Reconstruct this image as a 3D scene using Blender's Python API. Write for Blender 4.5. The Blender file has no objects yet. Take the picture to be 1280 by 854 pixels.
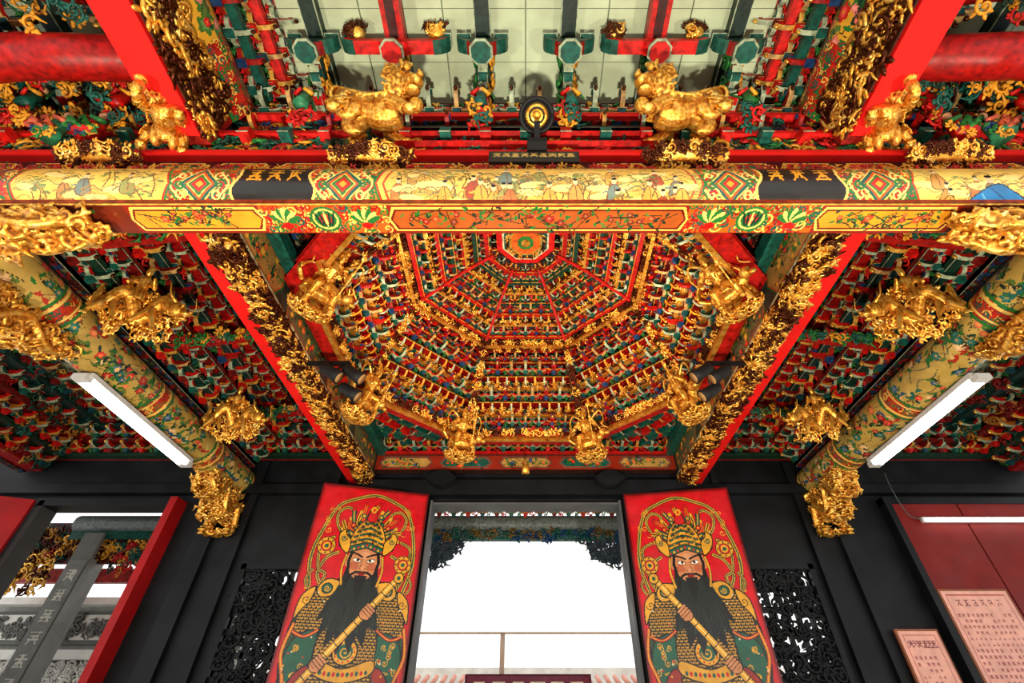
import bpy, math, random
import numpy as np
from mathutils import Vector
rng=random.Random(7)
CZ=1.6
def S(r,g,b):
    f=lambda c:(c/255/12.92 if c/255<=.04045 else ((c/255+.055)/1.055)**2.4)
    return (f(r),f(g),f(b))
RED=S(200,20,14);DRED=S(110,14,12);TEAL=S(16,88,76);BLUE=S(22,62,110);GREEN=S(34,112,46);DGREEN=S(14,52,38)
CREAM=S(210,208,174);GOLDP=S(228,158,38);ORANGE=S(220,92,25);BLACK=S(14,14,15);PALE=S(190,206,174);PINK=S(222,120,110)
SKIN=S(206,138,90);WHITE=S(240,240,235);GREY=S(130,130,125);EDG=S(165,180,150)
# ---------------- materials
def newmat(n):
    m=bpy.data.materials.new(n);m.use_nodes=True
    nt=m.node_tree;b=nt.nodes['Principled BSDF'];return m,nt,b
def ramp(nt,stops,interp='LINEAR'):
    r=nt.nodes.new('ShaderNodeValToRGB');r.color_ramp.interpolation=interp
    e=r.color_ramp.elements
    e[0].position=stops[0][0];e[0].color=(*stops[0][1],1)
    e[1].position=stops[-1][0];e[1].color=(*stops[-1][1],1)
    for p,c in stops[1:-1]:
        x=e.new(p);x.color=(*c,1)
    return r
def objco(nt):
    t=nt.nodes.new('ShaderNodeTexCoord');return t.outputs['Object']
def noise(nt,scale,detail=3):
    n=nt.nodes.new('ShaderNodeTexNoise');n.inputs['Scale'].default_value=scale;n.inputs['Detail'].default_value=detail
    nt.links.new(objco(nt),n.inputs['Vector']);return n
def mat_paint(name,lo,hi,scale,rough,spec=.5):
    m,nt,b=newmat(name)
    a=nt.nodes.new('ShaderNodeVertexColor');a.layer_name='Col'
    n=noise(nt,scale);r=ramp(nt,[(.3,(lo,lo*.97,lo*.93)),(.7,(hi,hi,hi*.96))])
    nt.links.new(n.outputs['Fac'],r.inputs['Fac'])
    mx=nt.nodes.new('ShaderNodeMix');mx.data_type='RGBA';mx.blend_type='MULTIPLY';mx.inputs[0].default_value=1
    nt.links.new(a.outputs['Color'],mx.inputs[6]);nt.links.new(r.outputs['Color'],mx.inputs[7])
    nt.links.new(mx.outputs[2],b.inputs['Base Color']);b.inputs['Specular IOR Level'].default_value=spec
    n2=noise(nt,scale*.4);r2=ramp(nt,[(.3,(rough-.12,)*3),(.7,(rough+.15,)*3)]);nt.links.new(n2.outputs['Fac'],r2.inputs['Fac']);nt.links.new(r2.outputs['Color'],b.inputs['Roughness'])
    return m
M_PAINT=mat_paint('painted_lacquer',.45,1.25,26,.45,.35)
def mat_gold():
    m,nt,b=newmat('gilded_wood')
    n=noise(nt,20,6);r=ramp(nt,[(.30,(.45,.16,.018)),(.45,(.9,.43,.045)),(.6,(1.0,.62,.12)),(.75,(1.0,.76,.27))])
    nt.links.new(n.outputs['Fac'],r.inputs['Fac'])
    g=nt.nodes.new('ShaderNodeNewGeometry');cavity_shade=ramp(nt,[(.43,(.08,.028,.010)),(.492,(.6,.45,.32)),(.52,(1,1,1))])  # pointiness darkens carving recesses: cavity shade put into the gold base colour
    nt.links.new(g.outputs['Pointiness'],cavity_shade.inputs['Fac'])
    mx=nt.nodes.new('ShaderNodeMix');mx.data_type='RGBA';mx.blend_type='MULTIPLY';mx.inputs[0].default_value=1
    nt.links.new(r.outputs['Color'],mx.inputs[6]);nt.links.new(cavity_shade.outputs['Color'],mx.inputs[7]);nt.links.new(mx.outputs[2],b.inputs['Base Color'])
    b.inputs['Metallic'].default_value=.72
    n3=noise(nt,9,3);r3=ramp(nt,[(.35,(.22,)*3),(.7,(.48,)*3)]);nt.links.new(n3.outputs['Fac'],r3.inputs['Fac']);nt.links.new(r3.outputs['Color'],b.inputs['Roughness'])
    n2=noise(nt,60,4);bp=nt.nodes.new('ShaderNodeBump');bp.inputs['Strength'].default_value=.5;bp.inputs['Distance'].default_value=.008
    nt.links.new(n2.outputs['Fac'],bp.inputs['Height']);nt.links.new(bp.outputs['Normal'],b.inputs['Normal']);return m
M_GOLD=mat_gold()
def mat_black():
    m,nt,b=newmat('black_lacquer');n=noise(nt,3,4);r=ramp(nt,[(.35,(.003,.004,.005)),(.7,(.009,.011,.014))])
    nt.links.new(n.outputs['Fac'],r.inputs['Fac']);nt.links.new(r.outputs['Color'],b.inputs['Base Color']);b.inputs['Roughness'].default_value=.5;b.inputs['Specular IOR Level'].default_value=.22;return m
M_BLACK=mat_black()
def mat_orn():
    m,nt,b=newmat('polychrome_ornament')
    v=nt.nodes.new('ShaderNodeTexVoronoi');v.inputs['Scale'].default_value=30;nt.links.new(objco(nt),v.inputs['Vector'])
    sp=nt.nodes.new('ShaderNodeSeparateColor');nt.links.new(v.outputs['Color'],sp.inputs['Color'])
    r=ramp(nt,[(0,S(66,8,8)),(.25,DGREEN),(.42,S(150,16,12)),(.62,S(10,26,24)),(.8,BLUE),(.94,S(110,110,80))],'CONSTANT')
    nt.links.new(sp.outputs[0],r.inputs['Fac'])
    r2=ramp(nt,[(0,(1,)*3),(.14,(0,)*3)],'CONSTANT');nt.links.new(v.outputs['Distance'],r2.inputs['Fac'])
    mx=nt.nodes.new('ShaderNodeMix');mx.data_type='RGBA';nt.links.new(r2.outputs['Color'],mx.inputs[0])
    nt.links.new(r.outputs['Color'],mx.inputs[6]);mx.inputs[7].default_value=(*S(180,110,25),1)
    nt.links.new(mx.outputs[2],b.inputs['Base Color']);b.inputs['Roughness'].default_value=.55;b.inputs['Specular IOR Level'].default_value=.3;return m
M_ORN=mat_orn()
M_ART=mat_paint('painting',.80,1.12,9,.34)
M_BOARD=mat_paint('matte_boards',.82,1.08,5,.6,.3)
def mat_em(name,col,s):
    m,nt,b=newmat(name);b.inputs['Emission Color'].default_value=(*col,1);b.inputs['Emission Strength'].default_value=s
    b.inputs['Base Color'].default_value=(.9,.9,.9,1);return m
M_TUBE=mat_em('fluorescent_glow',(.92,1,1),8)
MATS=[M_PAINT,M_GOLD,M_BLACK,M_ORN,M_ART,M_BOARD,M_TUBE]
PAINT,GOLD,BLK,ORN,ART,BOARD,TUBE=range(7)
# ---------------- mesh builder
class MB:
    def __init__(s): s.V=[];s.L=[];s.N=[];s.C=[];s.M=[];s.S=[];s.nv=0
    def add(s,V,F,col,mat=0,smooth=False):
        V=np.asarray(V,float).reshape(-1,3);
        if isinstance(F,np.ndarray):
            L=F.ravel();N=np.full(F.shape[0],F.shape[1])
        else:
            L=np.array([i for f in F for i in f]);N=np.array([len(f) for f in F])
        nf=len(N);C=np.asarray(col,float)
        if C.ndim==1:C=np.tile(C,(nf,1))
        s.V.append(V);s.L.append(L+s.nv);s.N.append(N);s.C.append(C);s.M.append(np.full(nf,mat));s.S.append(np.full(nf,smooth));s.nv+=len(V)
    def comp(s):
        return dict(V=np.concatenate(s.V),L=np.concatenate(s.L),N=np.concatenate(s.N),C=np.concatenate(s.C),M=np.concatenate(s.M),S=np.concatenate(s.S))
    def inst(s,T,R=None,off=(0,0,0),col=None,mat=None):
        V=T['V'] if R is None else T['V']@np.asarray(R).T
        V=V+np.asarray(off);s.V.append(V);s.L.append(T['L']+s.nv);s.N.append(T['N'])
        s.C.append(T['C'] if col is None else np.tile(np.asarray(col),(len(T['N']),1)))
        s.M.append(T['M'] if mat is None else np.full(len(T['N']),mat));s.S.append(T['S']);s.nv+=len(V)
def mesh_from(T,name):
    me=bpy.data.meshes.new(name)
    nv=len(T['V']);nl=len(T['L']);nf=len(T['N'])
    me.vertices.add(nv);me.loops.add(nl);me.polygons.add(nf)
    me.vertices.foreach_set('co',T['V'].ravel());me.loops.foreach_set('vertex_index',T['L'].astype(np.int32))
    st=np.concatenate([[0],np.cumsum(T['N'])[:-1]]).astype(np.int32)
    me.polygons.foreach_set('loop_start',st)
    try: me.polygons.foreach_set('loop_total',T['N'].astype(np.int32))
    except Exception: pass
    me.polygons.foreach_set('material_index',T['M'].astype(np.int32));me.polygons.foreach_set('use_smooth',T['S'].astype(bool))
    for m in MATS: me.materials.append(m)
    me.update(calc_edges=True);me.validate()
    ca=me.color_attributes.new('Col','FLOAT_COLOR','CORNER')
    C=np.repeat(T['C'],T['N'],axis=0);C=np.concatenate([C,np.ones((len(C),1))],axis=1)
    if len(ca.data)==len(C): ca.data.foreach_set('color',C.ravel().astype(np.float32))
    return me
def obj(mb,name):
    T=mb.comp();c=(T['V'].min(0)+T['V'].max(0))/2;T['V']=T['V']-c
    o=bpy.data.objects.new(name,mesh_from(T,name));o.location=(c[0],c[1],c[2]+CZ)
    bpy.context.collection.objects.link(o);return o
def place(me,name,loc,rot=0,scale=(1,1,1),rx=0):
    o=bpy.data.objects.new(name,me);o.location=(loc[0],loc[1],loc[2]+CZ);o.rotation_euler=(rx,0,rot);o.scale=scale
    bpy.context.collection.objects.link(o);return o
BF=np.array([(0,3,2,1),(4,5,6,7),(0,1,5,4),(1,2,6,5),(2,3,7,6),(3,0,4,7)])
def box(mb,c,s,col,mat=0,tp=1.0):
    x,y,z=s[0]/2,s[1]/2,s[2]/2
    V=np.array([(-x*tp,-y*tp,-z),(x*tp,-y*tp,-z),(x*tp,y*tp,-z),(-x*tp,y*tp,-z),(-x,-y,z),(x,-y,z),(x,y,z),(-x,y,z)])+np.array(c)
    mb.add(V,BF,col,mat)
def bx(mb,x0,x1,y0,y1,z0,z1,col,mat=0): box(mb,((x0+x1)/2,(y0+y1)/2,(z0+z1)/2),(abs(x1-x0),abs(y1-y0),abs(z1-z0)),col,mat)
def prism(mb,poly,axis,a0,a1,col,mat=0):
    n=len(poly);V=[]
    for a in (a0,a1):
        for p,q in poly: V.append({'x':(a,p,q),'y':(p,a,q),'z':(p,q,a)}[axis])
    F=[tuple(range(n)),tuple(range(2*n-1,n-1,-1))]+[(i,(i+1)%n,n+(i+1)%n,n+i) for i in range(n)]
    mb.add(V,F,col,mat)
def bar(mb,p0,p1,w,h,col,mat=0,up=(0,0,1)):
    p0=np.array(p0,float);p1=np.array(p1,float);d=p1-p0;d/=np.linalg.norm(d)
    s=np.cross(d,up);s/=np.linalg.norm(s);u=np.cross(s,d)
    V=[p+s*a*w/2+u*b*h/2 for p in (p0,p1) for a,b in ((-1,-1),(1,-1),(1,1),(-1,1))]
    mb.add(V,BF,col,mat)
def tube(mb,pts,rad,col,mat=0,k=6,smooth=True,cap=True):
    P=np.array(pts,float);n=len(P);rad=np.broadcast_to(rad,(n,))
    T=np.gradient(P,axis=0);T/=np.linalg.norm(T,axis=1)[:,None]+1e-9
    ref=np.array([0,0,1.]) if abs(T[:,2]).mean()<.8 else np.array([1.,0,0])
    A=np.cross(T,ref);A/=np.linalg.norm(A,axis=1)[:,None]+1e-9;B=np.cross(T,A)
    th=np.arange(k)*2*math.pi/k
    V=P[:,None,:]+rad[:,None,None]*(np.cos(th)[None,:,None]*A[:,None,:]+np.sin(th)[None,:,None]*B[:,None,:])
    F=[(i*k+j,i*k+(j+1)%k,(i+1)*k+(j+1)%k,(i+1)*k+j) for i in range(n-1) for j in range(k)]
    if cap:F+= [tuple(range(k))[::-1],tuple(range((n-1)*k,n*k))]
    mb.add(V.reshape(-1,3),F,col,mat,smooth)
def ell_T(nu=10,nv=7):
    V=[(0,0,1)];
    for i in range(1,nv):
        t=math.pi*i/nv
        for j in range(nu):
            p=2*math.pi*j/nu;V.append((math.sin(t)*math.cos(p),math.sin(t)*math.sin(p),math.cos(t)))
    V.append((0,0,-1));F=[]
    for j in range(nu): F.append((0,1+j,1+(j+1)%nu))
    for i in range(nv-2):
        for j in range(nu): F.append((1+i*nu+j,1+(i+1)*nu+j,1+(i+1)*nu+(j+1)%nu,1+i*nu+(j+1)%nu))
    b=1+(nv-2)*nu;
    for j in range(nu):F.append((b+j,len(V)-1,b+(j+1)%nu))
    m=MB();m.add(V,F,(1,1,1),0,True);return m.comp()
ELL=ell_T();ELS=ell_T(6,4)
def ell(mb,c,r,col,mat=0,T=None):
    r=(r,r,r) if not hasattr(r,'__len__') else r
    mb.inst(T or ELL,np.diag(r),c,col,mat)
def mk_scroll(turn,leaf,k=5):
    m=MB();n=14
    t=np.linspace(0,1,n);a=t*turn*2*math.pi;r=.5*(1-t)**.8+.04
    P=np.stack([r*np.cos(a),r*np.sin(a),.22*np.sin(t*3.1)],1)
    P=np.concatenate([[[.62,-.62,-.05],[.56,-.3,0]],P])
    rd=np.concatenate([[.03,.08],.12*(1-.5*t)])
    tube(m,P,rd,(1,1,1),0,k)
    ell(m,(0,0,.16),(.16,.16,.16),(1,1,1),0,ELS)
    for i in range(leaf):
        a=rng.uniform(0,6.28);c,s_=math.cos(a),math.sin(a)
        R=np.array([[c*.34,-s_*.15,0],[s_*.34,c*.15,0],[0,0,.09]])
        m.inst(ELS,R,(.52*c,.52*s_,rng.uniform(-.05,.12)))
    return m.comp()
SCR=[mk_scroll(1.3,5),mk_scroll(1.5,5),mk_scroll(1.0,5),mk_scroll(.8,6)]
def scroll(mb,c,N,size,col,mat,rot=None):
    N=np.array(N,float);N/=np.linalg.norm(N)
    ref=np.array([0,0,1.]) if abs(N[2])<.9 else np.array([1.,0,0])
    U=np.cross(ref,N);U/=np.linalg.norm(U);V=np.cross(N,U)
    a=rng.uniform(0,6.28) if rot is None else rot
    U2=U*math.cos(a)+V*math.sin(a);V2=np.cross(N,U2)*(1 if rng.random()<.5 else -1)
    mb.inst(rng.choice(SCR),np.stack([U2,V2,N],1)*size,c,col,mat)
def field(mb,o,U,V,N,lu,lv,n,s0,s1,cols,mat,jit=.02):
    o=np.array(o,float);U=np.array(U,float);V=np.array(V,float);N=np.array(N,float)
    for i in range(n):
        a=(i+.5+rng.uniform(-.5,.5))/n*lu;b=rng.random()*lv
        p=o+U*a+V*b+N*rng.uniform(0,jit)
        scroll(mb,p,N+np.array([rng.uniform(-.4,.4) for _ in range(3)]),rng.uniform(s0,s1),rng.choice(cols),mat)
# ---------------- canvas
class Canvas:
    def __init__(s,w,h,res,col):
        s.w=w;s.h=h;s.nx=int(round(w/res));s.ny=int(round(h/res))
        s.dx=w/s.nx;s.dy=h/s.ny;s.A=np.tile(np.array(col,float),(s.ny,s.nx,1))
    def reg(s,x0,x1,y0,y1):
        i0=max(0,int(x0/s.dx)-1);i1=min(s.nx,int(x1/s.dx)+2);j0=max(0,int(y0/s.dy)-1);j1=min(s.ny,int(y1/s.dy)+2)
        if i1<=i0 or j1<=j0: return None
        X,Y=np.meshgrid((np.arange(i0,i1)+.5)*s.dx,(np.arange(j0,j1)+.5)*s.dy);return i0,i1,j0,j1,X,Y
    def put(s,g,m,col):
        sub=s.A[g[2]:g[3],g[0]:g[1]]
        if callable(col): sub[m]=col(g[4],g[5])[m]
        else: sub[m]=col
    def poly(s,pts,col):
        xs=[p[0] for p in pts];ys=[p[1] for p in pts];g=s.reg(min(xs),max(xs),min(ys),max(ys))
        if g is None:return
        X,Y=g[4],g[5];m=np.zeros(X.shape,bool);n=len(pts)
        for i in range(n):
            x1,y1=pts[i];x2,y2=pts[(i+1)%n]
            if y1==y2: continue
            m^=((y1>Y)!=(y2>Y))&(X<(x2-x1)*(Y-y1)/(y2-y1)+x1)
        s.put(g,m,col)
    def ell(s,cx,cy,rx,ry,col,ang=0,inner=0):
        R=max(rx,ry);g=s.reg(cx-R,cx+R,cy-R,cy+R)
        if g is None:return
        c,sn=math.cos(ang),math.sin(ang);u=(g[4]-cx)*c+(g[5]-cy)*sn;v=-(g[4]-cx)*sn+(g[5]-cy)*c
        d=(u/rx)**2+(v/ry)**2;s.put(g,(d<1)&(d>=inner**2),col)
    def line(s,pts,w,col):
        for (x1,y1),(x2,y2) in zip(pts[:-1],pts[1:]):
            g=s.reg(min(x1,x2)-w,max(x1,x2)+w,min(y1,y2)-w,max(y1,y2)+w)
            if g is None: continue
            dx,dy=x2-x1,y2-y1;L=dx*dx+dy*dy+1e-12
            t=np.clip(((g[4]-x1)*dx+(g[5]-y1)*dy)/L,0,1)
            s.put(g,(g[4]-x1-t*dx)**2+(g[5]-y1-t*dy)**2<(w/2)**2,col)
    def rect(s,x0,x1,y0,y1,col): s.poly([(x0,y0),(x1,y0),(x1,y1),(x0,y1)],col)
    def out(s,pts,col,w=.012,oc=BLACK):
        s.poly(pts,col);s.line(list(pts)+[pts[0]],w,oc)
def spl(pts,n=8,closed=False):
    P=[np.array(p,float) for p in pts];N=len(P);o=[]
    for i in range(N if closed else N-1):
        p0=P[(i-1)%N] if closed or i>0 else P[0];p1=P[i];p2=P[(i+1)%N];p3=P[(i+2)%N] if closed or i+2<N else P[-1]
        for k in range(n):
            t=k/n;o.append(tuple(.5*((2*p1)+(-p0+p2)*t+(2*p0-5*p1+4*p2-p3)*t*t+(-p0+3*p1-3*p2+p3)*t**3)))
    if not closed:o.append(tuple(P[-1]))
    return o
def flower(c,x,y,r,col,cen=GOLDP):
    for i in range(6):
        a=i*1.047+rng.random()*.3;c.ell(x+r*.55*math.cos(a),y+r*.55*math.sin(a),r*.5,r*.36,col,a)
    for i in range(6):
        a=i*1.047;c.ell(x+r*.3*math.cos(a),y+r*.3*math.sin(a),r*.3,r*.2,tuple(min(1,k*1.5+.05) for k in col),a)
    c.ell(x,y,r*.2,r*.2,cen)
def spray(c,x0,x1,y0,y1,n,cols,s=1.0):
    for i in range(n):
        x=rng.uniform(x0,x1);y=rng.uniform(y0,y1)
        c.line(spl([(x,y),(x+rng.uniform(-.08,.08),y+rng.uniform(-.05,.05)),(x+rng.uniform(-.14,.14),y+rng.uniform(-.08,.08))]),.006,S(60,50,25))
        for k in range(3): c.ell(x+rng.uniform(-.06,.06),y+rng.uniform(-.05,.05),.028*s,.012*s,rng.choice([GREEN,DGREEN,S(90,120,50)]),rng.uniform(0,3))
        if rng.random()<.75: flower(c,x,y,rng.uniform(.02,.042)*s,rng.choice(cols))
def spiral2(c,x,y,r,col,w=.01,turn=1.5,dirn=1,a0=0):
    c.line([(x+r*(1-t)*math.cos(a0+dirn*t*turn*6.28),y+r*(1-t)*math.sin(a0+dirn*t*turn*6.28)) for t in np.linspace(0,.92,16)],w,col)
def glyph(c,x,y,s,col,w=None,ys=1.0):
    w=w or s*.11
    for k in range(rng.randint(2,4)):
        yy=y+s*(-.42+.28*k)*ys;l=rng.uniform(.25,.48)*s;c.line([(x-l,yy),(x+l,yy)],w,col)
    for k in range(rng.randint(1,3)):
        xx=x+s*rng.uniform(-.35,.35);c.line([(xx,y-s*.45*ys),(xx,y+s*ys*rng.uniform(.1,.45))],w,col)
    c.line([(x,y-s*.05),(x-s*.42,y+s*.45*ys)],w,col);c.line([(x,y-s*.05),(x+s*.42,y+s*.45*ys)],w,col)
def grid(mb,c,P,mat=ART):
    U,V=np.meshgrid(np.linspace(0,1,c.nx+1),np.linspace(0,1,c.ny+1))
    X,Y,Z=P(U,V);W=np.stack([X+0*U,Y+0*U,Z+0*U],-1).reshape(-1,3)
    i,j=np.meshgrid(np.arange(c.nx),np.arange(c.ny));a=(j*(c.nx+1)+i).ravel()
    mb.add(W,np.stack([a,a+1,a+c.nx+2,a+c.nx+1],1),c.A.reshape(-1,3),mat,True)
# ---------------- bracket templates
def bracket(armc,blk,tip,edge,arm2,scr):
    m=MB();e=.004
    box(m,(0,.03,0),(.06,.06,.045),blk,PAINT,.55);box(m,(0,.03,.0245),(.066,.066,.005),edge)
    for s_ in (-1,1):
        prism(m,[(0,.03),(s_*.05,.032),(s_*.078,.05),(s_*.085,.072),(s_*.068,.072),(s_*.045,.058),(0,.058)],'y',.016,.044,armc)
        prism(m,[(0,.03-e),(s_*.052,.032-e),(s_*.082,.048),(s_*.089,.072),(s_*.085,.072),(s_*.078,.05),(s_*.05,.032),(0,.03)],'y',.013,.046,edge)
        box(m,(s_*.076,.03,.082),(.034,.036,.02),blk,PAINT,.6);box(m,(s_*.076,.03,.0935),(.039,.04,.004),edge)
    prism(m,[(0,.04),(.09,.03),(.14,.042),(.17,.075),(.150,.085),(.12,.07),(0,.085)],'x',-.013,.013,arm2)
    prism(m,[(0,.036),(.09,.026),(.142,.038),(.176,.074),(.17,.075),(.14,.042),(.09,.03),(0,.04)],'x',-.015,.015,edge)
    box(m,(0,.125,.092),(.042,.038,.026),blk,PAINT,.6);box(m,(0,.125,.107),(.047,.042,.004),edge)
    ell(m,(0,.172,.055),(.014,.018,.022),tip,GOLD,ELS)
    scroll(m,(0,.006,.12),(0,1,-.4),.085,scr,PAINT if scr!=GOLDP else GOLD)
    scroll(m,(.09,.0,.04),(0,1,-.3),.06,RED if armc!=RED else GREEN,PAINT)
    return m.comp()
BR=[bracket(RED,TEAL,GOLDP,EDG,DGREEN,GOLDP),bracket(DGREEN,RED,GOLDP,S(200,150,60),RED,S(190,90,20)),bracket(RED,S(16,70,80),GOLDP,S(190,150,90),S(130,16,12),GREEN),bracket(TEAL,DRED,GOLDP,EDG,RED,GOLDP),
    bracket(S(200,120,30),BLUE,GOLDP,S(160,20,14),RED,RED),bracket(BLUE,RED,GOLDP,EDG,S(190,110,30),GOLDP)]
def tongue(c1,c2):
    m=MB()
    prism(m,[(0,0),(.06,-.012),(.12,.0),(.15,.035),(.175,.09),(.15,.095),(.12,.06),(0,.06)],'x',-.016,.016,c1)
    prism(m,[(0,-.005),(.06,-.017),(.124,-.005),(.156,.033),(.183,.09),(.175,.09),(.15,.035),(.12,.0),(.06,-.012),(0,0)],'x',-.018,.018,c2)
    ell(m,(0,.17,.10),(.025,.02,.02),GOLDP,GOLD,ELS);scroll(m,(.0,.06,.02),(0,.5,-1),.09,GOLDP,GOLD)
    return m.comp()
TG_=[tongue(RED,EDG),tongue(S(170,16,12),GOLDP),tongue(BLUE,S(200,150,60))]
def brow(mb,p0,p1,inward,sp,sc=1.0,kinds=(0,1,2,3)):
    p0=np.array(p0,float);p1=np.array(p1,float);L=np.linalg.norm(p1-p0);t=(p1-p0)/L;n=max(1,int(L/sp));iw=np.array(inward,float)
    R=np.stack([t,iw,[0,0,1]],1)*sc
    for i in range(n):
        mb.inst(BR[kinds[i%len(kinds)]],R,p0+t*(i+.5)*L/n)
# ================= FLOOR / WALLS
m=MB()
for i in range(-9,9):
    for j in range(-5,7): bx(m,i*.9,i*.9+.89,j*.9+.2,j*.9+1.09,-1.65,-1.6,S(140,106,84),BOARD)
bx(m,-8.1,8.1,-4.3,6.5,-1.8,-1.64,S(70,65,60),BOARD);obj(m,'floor')
m=MB();bx(m,-14,14,6.5,26,-1.85,-1.75,S(215,213,205),BOARD);obj(m,'courtyard_ground')
m=MB();B=BLACK
def wl(x0,x1,z0,z1,y0=6.0,y1=6.15): bx(m,x0,x1,y0,y1,z0,z1,B,BLK)
wl(-8,8,2.37,3.0);wl(-8,-6.15,-1.6,2.37);wl(6.4,8,-1.6,2.37)
wl(-4.40,-3.32,-1.6,2.37);wl(-3.32,-2.62,-1.6,.1);wl(-3.32,-2.62,1.62,2.37);wl(-2.62,-1.21,-1.6,2.37)
wl(1.21,2.62,-1.6,2.37);wl(2.62,3.36,-1.6,.1);wl(2.62,3.36,1.62,2.37);wl(3.36,4.6,-1.6,2.37)
for s_ in (-1,1):
    for xx,w in ((3.52,.10),(3.95,.22),(2.5,.08),(1.3,.12)):
        bx(m,s_*xx-w/2,s_*xx+w/2,5.93,6.0,-1.6,2.95,B,BLK)
    bx(m,s_*1.35,s_*8,5.9,6.0,2.50,2.62,B,BLK);bx(m,s_*3.6,s_*4.3,5.94,6,.2,.3,B,BLK)
bx(m,-2.1,2.1,5.86,6.0,2.46,2.66,B,BLK)
for xx in (-1.08,1.08):
    prism(m,[(xx+.17*math.cos(a)*(1+.12*math.cos(4*a)),2.62+.1*math.sin(a)) for a in np.linspace(0,6.28,25)[:-1]],'y',5.7,5.9,B,BLK)
obj(m,'wall_front')
m=MB();SIL=S(84,88,92)
for s_ in (-1,1): bx(m,s_*1.21,s_*1.185,5.9,6.17,-1.6,2.4,SIL,BOARD)
bx(m,-1.21,1.21,5.92,6.17,2.355,2.38,SIL,BOARD);obj(m,'trim_1')
m=MB();bx(m,-8,8,6.0,6.12,3.0,3.9,DRED,PAINT);obj(m,'wall_upper')
for s_,x0,x1 in ((-1,-3.32,-2.62),(1,2.62,3.36)):
    m=MB()
    for a in np.linspace(x0,x1,6): bx(m,a-.02,a+.02,6.02,6.08,.1,1.62,B,BLK)
    for a in np.linspace(.1,1.62,8): bx(m,x0,x1,6.02,6.08,a-.03,a+.03,B,BLK)
    for i in range(90): scroll(m,(rng.uniform(x0+.03,x1-.03),6.03,rng.uniform(.12,1.6)),(0,-1,0),rng.uniform(.12,.2),B,BLK)
    for k in range(4):
        bx(m,x0-.04,x1+.04,5.97,6.1,(.06,1.60,0,0)[k],(.12,1.66,0,0)[k],B,BLK) if k<2 else bx(m,(x0-.04,x1-.02)[k-2],(x0+.02,x1+.04)[k-2],5.97,6.1,.06,1.66,B,BLK)
    obj(m,'window_%d'%(1 if s_<0 else 2))
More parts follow.
